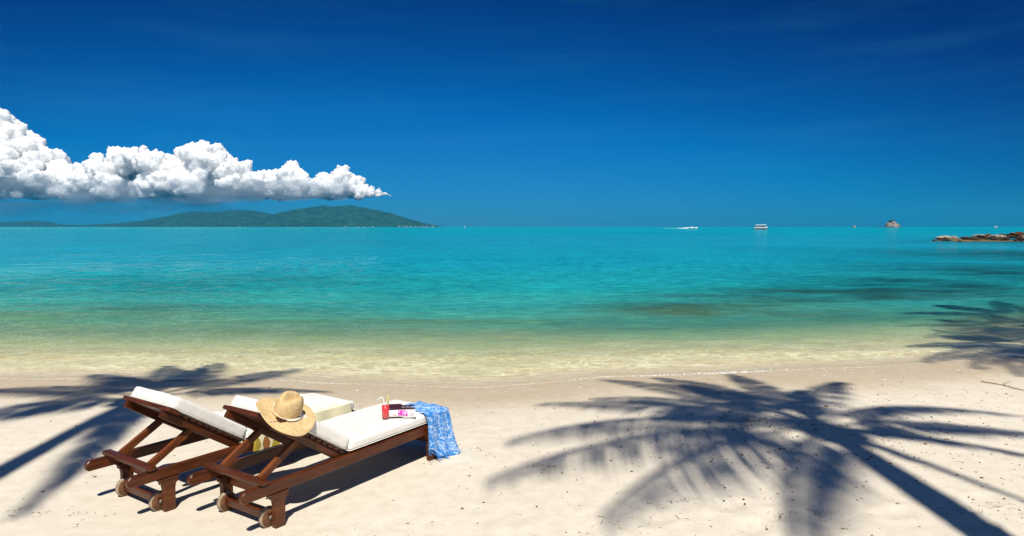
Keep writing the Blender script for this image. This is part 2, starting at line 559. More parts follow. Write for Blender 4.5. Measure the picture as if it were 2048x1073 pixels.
hw, hr_ = house_mesh(8, 5, 4), roof_mesh(8, 5, 4, 3)
r = np.random.default_rng(3)
spots = [(px, 452.6) for px in np.linspace(800, 868, 13)] + [(px, 452.0) for px in (668, 690, 728, 745, 610, 585, 480, 500, 716)]
for px, py in spots:
    d = 7600 - 620 * (0.97 if px > 780 else 0.985) * (0.25 + 0.75 * math.sqrt(max(0.02, min(1, (1 - abs(px - 700) / 190))))) - 12
    if px < 560:
        d = 7780
    p = at(px + r.uniform(-2, 2), 453, d)
    t = thing('house', 'tiny pale house at the foot of the island hills across the water', 'house', (p[0], p[1], 2.0), r.uniform(-0.6, 0.6), 'tiny pale houses along the island shore')
    t.scale = (1, 1, r.uniform(0.7, 1.5))
    new_obj('wall', hw, wall_white, t)
    new_obj('roof', hr_, roof_red, t)

# ------------------------------------------------------------------ cumulus bank beyond the island
CLOUD_D = 17000.0
K = CLOUD_D / F_PX
TOP = [(-240, 250), (-160, 215), (-60, 222), (0, 219), (30, 226), (68, 252), (80, 285), (110, 289), (135, 310), (160, 326), (185, 303), (230, 291), (280, 289), (330, 290), (370, 286), (403, 279), (440, 289), (470, 309), (510, 323), (538, 342), (560, 330), (580, 313), (600, 325), (622, 346), (648, 340), (670, 325), (700, 335), (722, 352), (745, 372), (770, 386), (795, 399)]
TX, TY = [p[0] for p in TOP], [p[1] for p in TOP]
base_y = 396.0
r = np.random.default_rng(21)
balls = []


def top_at(px):
    return np.interp(px, TX, TY)


for k in range(900):
    px = r.uniform(-240, 778)
    h = base_y - top_at(px)
    rad = min(h * r.uniform(0.16, 0.34), r.uniform(12, 34))
    if rad < 3.5:
        continue
    py = r.uniform(top_at(px) + rad, base_y - rad * 0.2)
    dd = r.uniform(-1, 1) * (10 + 0.38 * h) * (1 - 0.5 * (base_y - py) / max(h, 1))
    if any(py - rad * 0.92 < top_at(px + q * rad) for q in (-0.6, 0.6)):
        continue
    balls.append((px, dd, py, rad))
    if len(balls) > 420:
        break
balls += [(18, 0, 250, 27), (-25, -6, 252, 29), (48, -10, 272, 21), (2, -18, 284, 34), (-60, 0, 262, 34), (62, -14, 292, 20), (772, 0, 391, 5), (781, 0, 394, 3.2), (757, 4, 386, 7)]
lev = list(balls)
for (fr, n_, keep) in ((0.50, 12, 1.0), (0.34, 4, 1.0)):
    nxt = []
    for (px, dd, py, rad) in lev:
        for q in range(n_):
            u = r.normal(size=3)
            u /= np.linalg.norm(u)
            if u[1] > 0.5:
                continue
            rr = rad * fr * r.uniform(0.6, 1.1)
            c = (px + u[0] * rad * 0.86, dd + u[1] * rad * 0.86, py - abs(u[2]) * rad * 0.86 if r.random() < 0.75 else py + abs(u[2]) * rad * 0.6, rr)
            if c[2] - rr * 0.8 < top_at(c[0]) - 2.5 or c[2] > base_y + 2:
                continue
            if c[0] + c[3] > 795:
                continue
            nxt.append(c)
    balls += nxt
    lev = nxt
bm = bmesh.new()
bmesh.ops.create_icosphere(bm, subdivisions=1, radius=1)
sv = np.array([v.co[:] for v in bm.verts])
sf = np.array([[v.index for v in f.verts] for f in bm.faces])
bm.free()
B = np.array(balls)
V = sv[None] * B[:, 3][:, None, None] + np.stack([B[:, 0], B[:, 1], -B[:, 2]], -1)[:, None, :]
Fc = (sf[None] + (np.arange(len(B)) * len(sv))[:, None, None]).reshape(-1, 3)
V = V.reshape(-1, 3)
tmp = mesh('cloud_source', V, Fc)
tob = bpy.data.objects.new('cloud_source', tmp)
C.objects.link(tob)
rm = tob.modifiers.new('remesh', 'REMESH')
rm.mode = 'VOXEL'
rm.voxel_size = 1.15
dg = bpy.context.evaluated_depsgraph_get()
cloud_me = bpy.data.meshes.new_from_object(tob.evaluated_get(dg))
bpy.data.objects.remove(tob)
bpy.data.meshes.remove(tmp)
n = len(cloud_me.vertices)
co = np.empty(n * 3, np.float32)
cloud_me.vertices.foreach_get('co', co)
no = np.empty(n * 3, np.float32)
cloud_me.vertices.foreach_get('normal', no)
co, no = co.reshape(-1, 3).astype(float), no.reshape(-1, 3)
nz = 2.6 * fbm(co[:, 0] * 0.16 + co[:, 1] * 0.05, co[:, 2] * 0.16 + co[:, 1] * 0.11, 4, 301) + 0.9 * np.abs(vnoise(co[:, 0] * 0.5 + co[:, 1] * 0.3, co[:, 2] * 0.5, 302))
co += no * nz[:, None]
flat = -(base_y) + 15 * fbm(co[:, 0] * 0.020, co[:, 1] * 0.03, 3, 303)
co[:, 2] = np.where(co[:, 2] < flat, flat + (co[:, 2] - flat) * 0.15, co[:, 2])
P = np.stack([(co[:, 0] - 1024) * K, CLOUD_D + co[:, 1] * K, (HORIZON + co[:, 2]) * K + CAM_Z], -1)
cloud_me.vertices.foreach_set('co', P.reshape(-1).astype(np.float32))
cloud_me.update()
print('cloud verts', n, 'balls', len(B))
cloud_me.name = 'cloud'
cloud_me.materials.clear()
cloud = new_obj('cloud', cloud_me)
tag(cloud, 'long bank of white cumulus cloud above the island hills', 'cloud')
m = Nodes('cloud_vapour')
v = m.coord('Object')
nor = m.bump(m.noise(v, 0.006, 6, 0.7), 0.35, 60)
m.done(m.principled((0.84, 0.83, 0.82), 1.0, None, 0.0, **{'Subsurface_Weight': 1.0, 'Subsurface_Radius': (1.0, 1.0, 1.0), 'Subsurface_Scale': 330.0}))
cloud_me.materials.append(m.mat)

# thin layers that hang under the billows


def vapour_layer(label, seed, n_puffs, px_lo, px_hi, fade, ys, depth, radius, half, density, color):
    r = np.random.default_rng(seed)
    rows = []
    for k in range(n_puffs):
        px = r.uniform(px_lo, px_hi)
        w = 1 - smooth(fade[0], fade[1], px)
        rows.append((px, r.uniform(*depth), r.uniform(*ys) - 3 * (1 - w), r.uniform(*radius) * (0.4 + 0.6 * w), r.uniform(*half)))
    Bq = np.array(rows)
    V = sv[None] * np.stack([Bq[:, 3], Bq[:, 3] * 0.5, Bq[:, 4]], -1)[:, None, :] + np.stack([Bq[:, 0], Bq[:, 1], -Bq[:, 2]], -1)[:, None, :]
    Fc = (sf[None] + (np.arange(len(Bq)) * len(sv))[:, None, None]).reshape(-1, 3)
    tmp = mesh('cloud_source', V.reshape(-1, 3), Fc)
    tob = bpy.data.objects.new('cloud_source', tmp)
    C.objects.link(tob)
    rm = tob.modifiers.new('remesh', 'REMESH')
    rm.mode = 'VOXEL'
    rm.voxel_size = 1.6
    low_me = bpy.data.meshes.new_from_object(tob.evaluated_get(bpy.context.evaluated_depsgraph_get()))
    bpy.data.objects.remove(tob)
    bpy.data.meshes.remove(tmp)
    n = len(low_me.vertices)
    co = np.empty(n * 3, np.float32)
    low_me.vertices.foreach_get('co', co)
    co = co.reshape(-1, 3).astype(float)
    co[:, 2] += 3.5 * fbm(co[:, 0] * 0.05, co[:, 1] * 0.08, 4, 311 + seed)
    P = np.stack([(co[:, 0] - 1024) * K, CLOUD_D + co[:, 1] * K, (HORIZON + co[:, 2]) * K + CAM_Z], -1)
    low_me.vertices.foreach_set('co', P.reshape(-1).astype(np.float32))
    low_me.update()
    low_me.name = 'cloud'
    low_me.materials.clear()
    m = Nodes('thin_cloud_vapour')
    vs_ = m.node('VolumePrincipled', {'Color': color, 'Density': density, 'Anisotropy': 0.2})
    m.l.new(vs_.outputs[0], m.out.inputs['Volume'])
    low_me.materials.append(m.mat)
    tag(new_obj('cloud', low_me), label, 'cloud')


vapour_layer('thin grey cloud layer hanging under the white billows over the hills', 31, 170, -240, 700, (560, 760), (366, 403), (-70, -20), (26, 60), (5, 14), 0.0017, (0.66, 0.74, 0.82))
vapour_layer('faint grey blue veil of rain haze below the left half of the cloud bank', 37, 70, -260, 520, (300, 560), (398, 426), (-60, 60), (50, 110), (7, 13), 0.00035, (0.55, 0.66, 0.78))

# ------------------------------------------------------------------ boards, tubes and other mesh makers


def frame_matrix(a, b, up):
    a, b, up = Vector(a), Vector(b), Vector(up)
    x = (b - a).normalized()
    y = up.cross(x).normalized()
    z = x.cross(y)
    M = Matrix((x, y, z)).transposed().to_4x4()
    M.translation = (a + b) / 2
    return M


def board(name, a, b, w, t, up, mat, parent=None, bevel=0.004, taper=1.0, seg=1, wob=0.0):
    """a plank from a to b: w across, t thick along `up`"""
    L = (Vector(b) - Vector(a)).length
    bm = bmesh.new()
    bmesh.ops.create_cube(bm, size=1)
    bmesh.ops.scale(bm, vec=(L, w, t), verts=bm.verts)
    if taper != 1.0:
        for v in bm.verts:
            if v.co.x > 0:
                v.co.y *= taper
    bmesh.ops.bevel(bm, geom=bm.edges[:], offset=bevel, segments=2, affect='EDGES', profile=0.6)
    me = bpy.data.meshes.new(name)
    bm.to_mesh(me)
    bm.free()
    o = new_obj(name, me, mat, parent)
    o.matrix_local = frame_matrix(a, b, up)
    return o


def tube(name, pts, radius, mat, parent=None, sides=8, caps=True):
    pts = [Vector(p) for p in pts]
    rad = radius if hasattr(radius, '__len__') else [radius] * len(pts)
    rows = []
    ref = Vector((0.3, 0.2, 1)).normalized()
    for i, p in enumerate(pts):
        d = (pts[min(i + 1, len(pts) - 1)] - pts[max(i - 1, 0)]).normalized()
        if abs(d.dot(ref)) > 0.95:
            ref = Vector((1, 0.1, 0)).normalized()
        e1 = d.cross(ref).normalized()
        e2 = d.cross(e1)
        rows.append([p + (e1 * math.cos(2 * math.pi * k / sides) + e2 * math.sin(2 * math.pi * k / sides)) * rad[i] for k in range(sides)])
    v = [q for r_ in rows for q in r_]
    f = []
    for i in range(len(rows) - 1):
        for k in range(sides):
            f.append((i * sides + k, i * sides + (k + 1) % sides, (i + 1) * sides + (k + 1) % sides, (i + 1) * sides + k))
    if caps:
        f.append(tuple(range(sides))[::-1])
        f.append(tuple((len(rows) - 1) * sides + k for k in range(sides)))
    return new_obj(name, mesh(name, v, f, True), mat, parent)


def lathe(name, prof, mat, parent=None, sides=24, loc=None, rot=None):
    P = np.array([[(r_ * math.cos(2 * math.pi * k / sides), r_ * math.sin(2 * math.pi * k / sides), z) for k in range(sides)] for r_, z in prof])
    return new_obj(name, grid_mesh(name, P, True, True), mat, parent, loc, rot)


def prism(name, outline, thick, mat, parent=None, bevel=0.003):
    """outline in x,z extruded along y, centred"""
    bm = bmesh.new()
    vs_ = [bm.verts.new((x, -thick / 2, z)) for x, z in outline]
    f = bm.faces.new(vs_)
    ext = bmesh.ops.extrude_face_region(bm, geom=[f])
    bmesh.ops.translate(bm, vec=(0, thick, 0), verts=[e_ for e_ in ext['geom'] if isinstance(e_, bmesh.types.BMVert)])
    bmesh.ops.recalc_face_normals(bm, faces=bm.faces)
    if bevel:
        bmesh.ops.bevel(bm, geom=[e_ for e_ in bm.edges if len(e_.link_faces) == 2 and e_.calc_face_angle(0) > 0.9], offset=bevel, segments=1, affect='EDGES')
    me = bpy.data.meshes.new(name)
    bm.to_mesh(me)
    bm.free()
    return new_obj(name, me, mat, parent)


# ------------------------------------------------------------------ coconut palms behind the camera whose shade lies on the beach
m = Nodes('palm_bark')
v = m.coord('Object')
ringn = m.node('TexWave', {'Vector': v, 'Scale': 2.2, 'Distortion': 2.0, 'Detail': 2}, wave_type='BANDS', bands_direction='Z').outputs['Fac']
bark = m.done(m.principled(m.mix(ringn, (0.14, 0.11, 0.085), (0.24, 0.20, 0.16)), 0.9, m.bump(ringn, 0.6, 0.02), 0.2))
leaf_green = mat_plain('palm_leaf', (0.05, 0.10, 0.022), 0.5, 0.3, 3)
leaf_dry = mat_plain('dry_palm_leaf', (0.16, 0.10, 0.045), 0.8, 0.3, 3)
nut_mat = mat_plain('coconut_husk', (0.13, 0.11, 0.03), 0.6, 0.3, 8)
KS = 1 / math.tan(SUN_EL)
SHD = np.array([-math.sin(SUN_AZ), math.cos(SUN_AZ)])


def frond_mesh(tip, lift, seed, width=0.62, n=58, droop=0.16):
    """one feather frond from the crown at the origin to `tip`"""
    r = np.random.default_rng(seed)
    tip = np.array(tip, float)
    mid = tip * 0.52 + np.array([0, 0, lift])
    t = np.linspace(0, 1, n)
    cur = (2 * (1 - t) * t)[:, None] * mid + (t ** 2)[:, None] * tip
    tan = np.gradient(cur, axis=0)
    tan /= np.linalg.norm(tan, axis=1)[:, None]
    side = np.cross(tan, np.array([0, 0, 1.0]))
    side /= np.linalg.norm(side, axis=1)[:, None]
    V, F = [], []
    for i in range(n):
        w = 0.038 * (1 - 0.8 * t[i]) + 0.006
        V += [cur[i] - side[i] * w, cur[i] + side[i] * w, cur[i] - np.array([0, 0, w * 1.1])]
    for i in range(n - 1):
        a = i * 3
        F += [(a, a + 1, a + 4, a + 3), (a + 1, a + 2, a + 5, a + 4), (a + 2, a, a + 3, a + 5)]
    for i in range(10, n):
        L = width * (0.35 + 0.65 * math.sin(math.pi * min(1, (t[i] * 0.86 + 0.16)) ** 0.9)) * r.uniform(0.85, 1.12)
        for s in (-1, 1):
            if r.random() < 0.04:
                continue
            d = side[i] * s * (0.95 - 0.75 * droop) + tan[i] * (0.35 + 0.5 * t[i]) * (1.1 - 0.6 * droop) + np.array([0, 0, -droop + r.normal() * 0.05])
            d /= np.linalg.norm(d)
            wv_ = tan[i] * (0.020 + 0.010 * r.random())
            p0 = cur[i]
            p1 = p0 + d * L * 0.5 + np.array([0, 0, -0.05 * L])
            p2 = p0 + d * L * 0.95 + np.array([0, 0, -0.34 * L + r.normal() * 0.03])
            b = len(V)
            V += [p0 - wv_ * 0.5, p0 + wv_ * 0.5, p1 - wv_, p1 + wv_, p2]
            F += [(b, b + 1, b + 3, b + 2), (b + 2, b + 3, b + 4)]
    return mesh('frond', V, F)


def palm(shadow_c, base, height, tips, label, seed, extra=2, girth=1.0):
    """the crown is set so that its shade falls at shadow_c; tips are where the frond tips throw their shade"""
    z0 = float(land_z(np.array(base[0]), np.array(base[1])))
    crown = np.array([*(np.array(shadow_c) - SHD * KS * (height - 0.2)), height])
    t = thing('palm_tree', label, 'palm tree', (base[0], base[1], z0), 0, 'coconut palms shading the beach')
    o3 = np.array([base[0], base[1], z0])
    rel = crown - o3
    k = np.linspace(0, 1, 26)
    r = np.random.default_rng(seed)
    pts = [rel * q + np.array([0, 0, 0.5 * math.sin(q * math.pi)]) * 0.4 for q in k]
    rad = [(girth * 0.11 + girth * girth * 0.13 * (1 - q)) + (0.08 * math.exp(-q * 18) * girth + 0.005 * (i % 2)) for i, q in enumerate(k)]
    tube('trunk', pts, rad, bark, t, 12)
    cr = bpy.data.objects.new('crown', None)
    C.objects.link(cr)
    cr.parent = t
    cr.location = rel
    for i, (g, dz, lift, wd, *dr) in enumerate(tips):
        g = np.array(g) - np.array(shadow_c)
        d = g - dz * KS * SHD
        new_obj('frond', frond_mesh((d[0], d[1], dz), lift, seed * 50 + i, wd, droop=(dr[0] if dr else 0.2)), leaf_green, cr)
    for i in range(extra):
        a = r.uniform(0, 6.28)
        L = r.uniform(1.4, 2.2)
        new_obj('frond', frond_mesh((L * math.cos(a), L * math.sin(a), r.uniform(1.2, 2.0)), 0.7, seed * 50 + 30 + i, 0.42, 50), leaf_green, cr)
    for i in range(7):
        a = i * 0.9 + 0.3
        lathe('coconut', [(0.001, -0.14), (0.07, -0.11), (0.105, -0.02), (0.09, 0.07), (0.03, 0.12), (0.001, 0.125)], nut_mat, cr, 10, (0.2 * math.cos(a), 0.2 * math.sin(a), -0.28 - 0.05 * (i % 3)))
    return t


def G(px, py):
    return tuple(on_sea(px, py, 0.2)[:2])


cR = G(1645, 855)
palm(cR, tuple(np.array(cR) + (np.array(G(1985, 1073)) - np.array(cR)) * ((cR[1] - 0.75) / (cR[1] - G(1985, 1073)[1]))), 12.0, [
    (G(1212, 738), -0.2, 0.9, 0.50, 0.2), (G(1318, 734), 0.2, 0.8, 0.50, 0.2), (G(1468, 726), 0.7, 0.6, 0.36, 0.2), (G(1085, 800), -0.6, 1.0, 0.6, 0.45),
    (G(1190, 790), -0.6, 1.2, 0.55, 0.4), (G(1370, 760), 0.2, 1.0, 0.45, 0.3),
    (G(1020, 880), -1.1, 1.5, 0.85, 0.75), (G(985, 955), -1.2, 1.3, 0.9, 0.75), (G(1205, 1030), -1.5, 1.2, 0.95, 0.7),
    (G(1600, 1120), -1.4, 0.8, 0.7, 0.55), (G(2170, 1050), -1.4, 0.9, 0.26, 0.8), (G(2240, 950), -1.0, 0.9, 0.28, 0.8),
    (G(2150, 880), -0.6, 0.9, 0.42, 0.35), (G(2080, 838), -0.4, 1.8, 0.42, 0.8), (G(1600, 775), 0.9, 0.6, 0.3, 0.25)],
    'tall coconut palm behind the viewer whose feathery shade lies right of the loungers', 3, 2, 0.95)
cL = G(285, 788)
palm(cL, tuple(np.array(cL) + (np.array(G(0, 945)) - np.array(cL)) * ((cL[1] - 0.9) / (cL[1] - G(0, 945)[1]))), 12.0, [
    (G(595, 708), -0.2, 0.9, 0.55), (G(655, 768), -0.8, 0.9, 0.45), (G(430, 694), 0.2, 0.9, 0.6), (G(185, 722), 0.3, 0.8, 0.6),
    (G(-60, 770), -0.4, 1.0, 0.65), (G(-190, 860), -0.8, 1.0, 0.65), (G(40, 1030), -1.6, 0.9, 0.35),
    (G(330, 700), 0.5, 0.8, 0.5), (G(110, 975), -1.3, 0.8, 0.3)],
    'tall coconut palm behind the viewer shading the sand beside the left lounger', 5, 3, 0.72)
cF = G(2095, 664)
palm(cF, (9.0, 4.6), 12.0, [(G(1830, 662), -0.2, 0.9, 0.7), (G(1862, 700), -0.8, 0.9, 0.7), (G(1960, 726), -1.0, 0.9, 0.6), (G(2045, 748), -1.2, 0.9, 0.55), (G(1900, 636), 0.2, 0.8, 0.7),
                            (G(2010, 618), 0.4, 0.8, 0.6), (G(2130, 625), 0.4, 0.8, 0.6), (G(2270, 640), 0.0, 0.8, 0.6), (G(2310, 680), -0.6, 0.8, 0.6), (G(2240, 735), -1.0, 0.8, 0.6), (G(2120, 760), -1.2, 0.8, 0.5)],
     'coconut palm at the far right whose shade crosses the waterline', 7)
cF = G(2080, 618)
palm(cF, (12.0, 7.6), 13.0, [(G(1815, 612), -0.2, 0.9, 0.7), (G(1870, 640), -0.9, 0.9, 0.75), (G(1980, 656), -1.2, 0.9, 0.7), (G(1880, 596), 0.3, 0.9, 0.7), (G(2000, 588), 0.6, 0.9, 0.6),
                             (G(2130, 590), 0.4, 0.8, 0.6), (G(2240, 604), 0.0, 0.8, 0.6), (G(2290, 632), -0.8, 0.8, 0.6), (G(2160, 662), -1.0, 0.8, 0.6)],
     'leaning coconut palm beyond the far right palm, shading the shallow water', 9)

# ------------------------------------------------------------------ rocky spit on the right
m = Nodes('spit_rock')
v = m.coord('Object')
oi = m.node('ObjectInfo')
mott = m.noise(v, 2.6, 6, 0.7)
rc = m.ramp(oi.outputs['Random'], [(0.0, (0.035, 0.021, 0.014)), (0.35, (0.075, 0.036, 0.017)), (0.6, (0.055, 0.038, 0.024)), (0.8, (0.12, 0.052, 0.022)), (1.0, (0.045, 0.032, 0.023))], 'CONSTANT')
rc = m.mix(m.ramp(mott, [(0.35, 0.0), (0.65, 1.0)]), m.mix(1.0, rc, (0.3, 0.28, 0.28), 'MULTIPLY'), m.mix(1.0, rc, (1.7, 1.5, 1.3), 'MULTIPLY'))
rock_mat = m.done(m.principled(rc, 0.85, m.bump(m.noise(v, 6, 6, 0.7), 0.9, 0.15), 0.3))
m = Nodes('pale_rock')
v = m.coord('Object')
pale_rock = m.done(m.principled(m.ramp(m.noise(v, 2.2, 6, 0.7), [(0.3, (0.11, 0.08, 0.055)), (0.5, (0.33, 0.28, 0.22)), (0.8, (0.56, 0.50, 0.43))]), 0.85, m.bump(m.noise(v, 6, 6, 0.7), 0.8, 0.12), 0.3))
m = Nodes('tidal_rock')
v = m.coord('Object')
tidal_rock = m.done(m.principled(m.ramp(m.noise(v, 1.8, 6, 0.7), [(0.3, (0.05, 0.045, 0.02)), (0.5, (0.14, 0.12, 0.055)), (0.75, (0.30, 0.25, 0.14))]), 0.6, m.bump(m.noise(v, 5, 6, 0.7), 0.8, 0.12), 0.4))


def rock_mesh(seed, sub=3, jag=0.35):
    bm = bmesh.new()
    bmesh.ops.create_icosphere(bm, subdivisions=sub, radius=1)
    off = Vector((seed * 3.7, seed * 1.3, seed * 2.1))
    for v_ in bm.verts:
        p = v_.co.copy()
        q = 1 + jag * mnoise.noise(p * 1.1 + off) + 0.5 * jag * mnoise.noise(p * 2.7 + off) + 0.25 * jag * mnoise.noise(p * 6 + off)
        cell = mnoise.cell(p * 1.6 + off) * 0.16 * jag
        v_.co = p * (q + cell)
        v_.co.z *= 0.72
    me = bpy.data.meshes.new('rock')
    bm.to_mesh(me)
    bm.free()
    return me


rocks = [rock_mesh(k) for k in range(8)]
r = np.random.default_rng(44)
for k in range(120):
    px = 1872 + (2230 - 1872) * (k / 119) ** 0.9 + r.uniform(-4, 4)
    g = min(1, max(0, (px - 1872) / 190))
    dist = r.uniform(97, 104) if px < 1920 else r.uniform(95, 112)
    back = (dist - 95) / 17
    size = r.uniform(0.4, 0.85) * (0.5 + 0.6 * g)
    p = at(px, 470, dist)
    low = dist < 98.5
    o = bpy.data.objects.new('rock', rocks[k % 8].copy() if False else rocks[k % 8])
    C.objects.link(o)
    sc = size * (0.8 if low else 1)
    o.scale = (sc * r.uniform(1.1, 2.0), sc * r.uniform(0.9, 1.3), sc * r.uniform(0.45, 0.8) * (0.5 if low else 1))
    o.rotation_euler = (r.uniform(-0.25, 0.25), r.uniform(-0.25, 0.25), r.uniform(0, 6.28))
    o.location = (p[0], p[1], (-0.05 if low else 0.05 + 0.85 * g * back ** 0.6))
    if not rocks[k % 8].materials:
        rocks[k % 8].materials.append(rock_mat)
    o.material_slots[0].link = 'OBJECT'
    o.material_slots[0].material = (tidal_rock if r.random() < 0.5 else rock_mat) if low else (pale_rock if r.random() < 0.05 else rock_mat)
    mm_ = o.material_slots[0].material
    tag(o, 'low wet stone along the waterline of the rocky spit' if low else ('pale grey boulder among the brown ones piled on the rocky spit' if mm_ is pale_rock else 'rust brown boulder piled on the rocky spit at the right edge of the sea'),
        'rock', 'low wet stones of the rocky spit' if low else ('pale boulders of the rocky spit' if mm_ is pale_rock else 'brown boulders of the rocky spit'))
for (px, dist, sx, sz, z, lab) in ((1887, 100.5, 1.15, 0.42, 0.42, 'pale domed boulder near the seaward tip of the rocky spit'), (1907, 101, 0.45, 0.3, 0.45, 'small pale stone next to the domed boulder on the rocky spit'),
                                   (1913, 98, 0.9, 0.38, 0.1, 'sandy coloured sloping boulder low on the tip of the rocky spit'), (1995, 100, 1.15, 0.4, 0.62, 'long pale slab lying across the middle of the rocky spit'),
                                   (1959, 103, 0.8, 0.2, 0.75, 'thin pale ledge on top of the brown boulders of the spit'), (1927, 92.5, 1.0, 0.24, 0.02, 'brown rock awash in front of the rocky spit')):
    p = at(px, 470, dist)
    me = rock_mesh(60 + int(px) % 17)
    o = new_obj('rock', me, tidal_rock if 'awash' in lab or 'sandy' in lab else pale_rock, None, (p[0], p[1], z))
    o.scale = (sx, 0.9, sz)
    tag(o, lab, 'rock', 'boulders of the rocky spit')
shelf_px = np.linspace(1862, 2240, 90)
P = []
for j, q in enumerate(np.linspace(-1, 1, 14)):
    row = []
    for px in shelf_px:
        p = at(px, 475, 101)
        wdt = 7.5 * min(1, (px - 1855) / 60) ** 0.6
        row.append((p[0], p[1] + q * wdt - 1, 0.20 * (1 - q * q) * min(1, (px - 1860) / 40) - 0.10 + 0.10 * mnoise.noise(Vector((p[0] * 0.8, q * 5, 0))) + 0.06 * mnoise.noise(Vector((p[0] * 2.3, q * 11, 4)))))
    P.append(row)
shelf = new_obj('reef_shelf', grid_mesh('reef_shelf', np.array(P)), tidal_rock)
tag(shelf, kind='structure')

# ------------------------------------------------------------------ the white rock islet on the horizon
m = Nodes('guano_rock')
v = m.coord('Object')
crk = m.node('TexVoronoi', {'Vector': v, 'Scale': 0.16}, feature='DISTANCE_TO_EDGE').outputs['Distance']
gc = m.ramp(m.noise(v, 0.16, 6, 0.7), [(0.36, (0.10, 0.065, 0.045)), (0.5, (0.32, 0.25, 0.20)), (0.72, (0.56, 0.50, 0.44))])
gc = m.mix(m.ramp(crk, [(0.0, 0.8), (0.12, 0.0)]), gc, (0.12, 0.08, 0.055))
guano = m.done(m.principled(gc, 0.9, m.bump(m.noise(v, 0.4, 6, 0.7), 0.9, 1.5), 0.2))
dark_rock = mat_plain('wet_dark_rock', (0.035, 0.03, 0.028), 0.7, 0.3, 0.3)
shrub = mat_plain('islet_shrub', (0.03, 0.055, 0.02), 0.8, 0.4, 0.6)
ID = 2600.0
ppm = F_PX / ID


def crag(name, px, w_px, h_px, label, seed, veg=False, tall=1.0):
    p = at(px, 454, ID)
    t = thing(name, label, 'rock islet', (p[0], p[1], 0))
    w, h = w_px / ppm, h_px / ppm
    bm = bmesh.new()
    bmesh.ops.create_icosphere(bm, subdivisions=4, radius=1)
    off = Vector((seed, seed * 2.2, 0.7))
    for v_ in bm.verts:
        q = v_.co.copy()
        k_ = 1 + 0.28 * mnoise.noise(q * 1.3 + off) + 0.16 * mnoise.noise(q * 3.1 + off) + 0.08 * mnoise.noise(q * 7 + off) + 0.10 * mnoise.cell(q * 2.2 + off)
        zz = max(q.z * k_, -0.3)
        tp = 1 - 0.45 * max(0, zz)
        v_.co = Vector(((q.x * tp + 0.05 * zz) * k_ * w / 2, q.y * tp * k_ * w / 2.4, zz * h * 0.92))
    me = bpy.data.meshes.new('crag')
    bm.to_mesh(me)
    bm.free()
    new_obj('crag', me, guano, t)
    me = rock_mesh(seed + 5, 3)
    o = new_obj('wet_base', me, dark_rock, t, (-w * 0.15, -w * 0.1, 0))
    o.scale = (w * 0.72, w * 0.5, 0.16 * h)
    if veg:
        for k in range(9):
            me = rock_mesh(90 + k, 2, 0.6)
            a = k * 2.4
            o = new_obj('shrub', me, shrub, t, (w * (-0.05 + 0.12 * math.cos(a)), w * 0.1 * math.sin(a), h * (0.90 + 0.07 * (k % 3))))
            o.scale = (w * 0.08, w * 0.07, h * 0.11)
    return t


crag('rock_islet', 1784, 28, 13.5, 'white streaked rock islet topped with dark shrubs on the horizon', 2.0, True)
crag('sea_stack', 1708.5, 6.5, 4.6, 'small white topped rock standing alone left of the islet', 4.4)
p = at(1758, 454, ID - 20)
o = new_obj('reef', rock_mesh(33), dark_rock, None, (p[0], p[1], 0))
o.scale = (16, 8, 2.3)
tag(o, 'low dark reef running out left from the white islet', 'reef')
p = at(1727, 454, ID - 10)
o = new_obj('reef', rock_mesh(35), dark_rock, None, (p[0], p[1], -0.2))
o.scale = (17, 6, 1.5)
tag(o, 'flat dark reef awash between the small rock and the islet', 'reef')

# ------------------------------------------------------------------ boats
white_paint = mat_plain('white_boat_paint', (0.78, 0.77, 0.74), 0.4, 0.04, 2)
maroon = mat_plain('maroon_boat_paint', (0.13, 0.03, 0.035), 0.45, 0.1, 2)
dark_glass = mat_plain('dark_boat_glass', (0.02, 0.025, 0.03), 0.15, 0.1, 2)
pink_seat = mat_plain('boat_seats', (0.42, 0.22, 0.20), 0.7, 0.2, 2)
blue_paint = mat_plain('blue_boat_paint', (0.03, 0.07, 0.25), 0.45, 0.1, 2)


def hull_obj(name, L, Bm, z_lo, z_hi, sheer, mat, parent, bow=0.42, grow=0.0, top=True):
    """a lofted hull: bow at +x"""
    n, k = 22, 9
    P = []
    for i in range(n):
        q = i / (n - 1)
        half = Bm / 2 * (1 - max(0, (q - (1 - bow)) / bow) ** 2.1) * (0.86 + 0.14 * min(1, q * 4)) + grow
        zt = z_hi + sheer * max(0, (q - 0.35) / 0.65) ** 2 + 0.25 * sheer * max(0, (0.2 - q) / 0.2) ** 2
        row = []
        for j in range(k):
            a = (j / (k - 1) - 0.5) * 2
            s = math.copysign(abs(a) ** 0.55, a)
            zz = z_lo + (zt - z_lo) * abs(a) ** 1.6
            rake = 0.0 + max(0, (q - 0.6) / 0.4) * (zz - z_lo) / max(0.01, (zt - z_lo)) * L * 0.07
            row.append(((q - 0.5) * L + rake, max(half, 0.015) * s, zz))
        if top:
            row += [(row[-1][0], row[-1][1] * 0.96, zt - 0.03), (row[0][0], row[0][1] * 0.96, zt - 0.03)]
        P.append(row)
    me = grid_mesh(name, np.array(P), True, True)
    bm = bmesh.new()
    bm.from_mesh(me)
    nn = k + (2 if top else 0)
    bm.verts.ensure_lookup_table()
    bm.faces.new([bm.verts[i] for i in range(nn)])
    bm.faces.new([bm.verts[(n - 1) * nn + i] for i in range(nn)][::-1])
    bmesh.ops.recalc_face_normals(bm, faces=bm.faces)
    bm.to_mesh(me)
    bm.free()
    return new_obj(name, me, mat, parent)


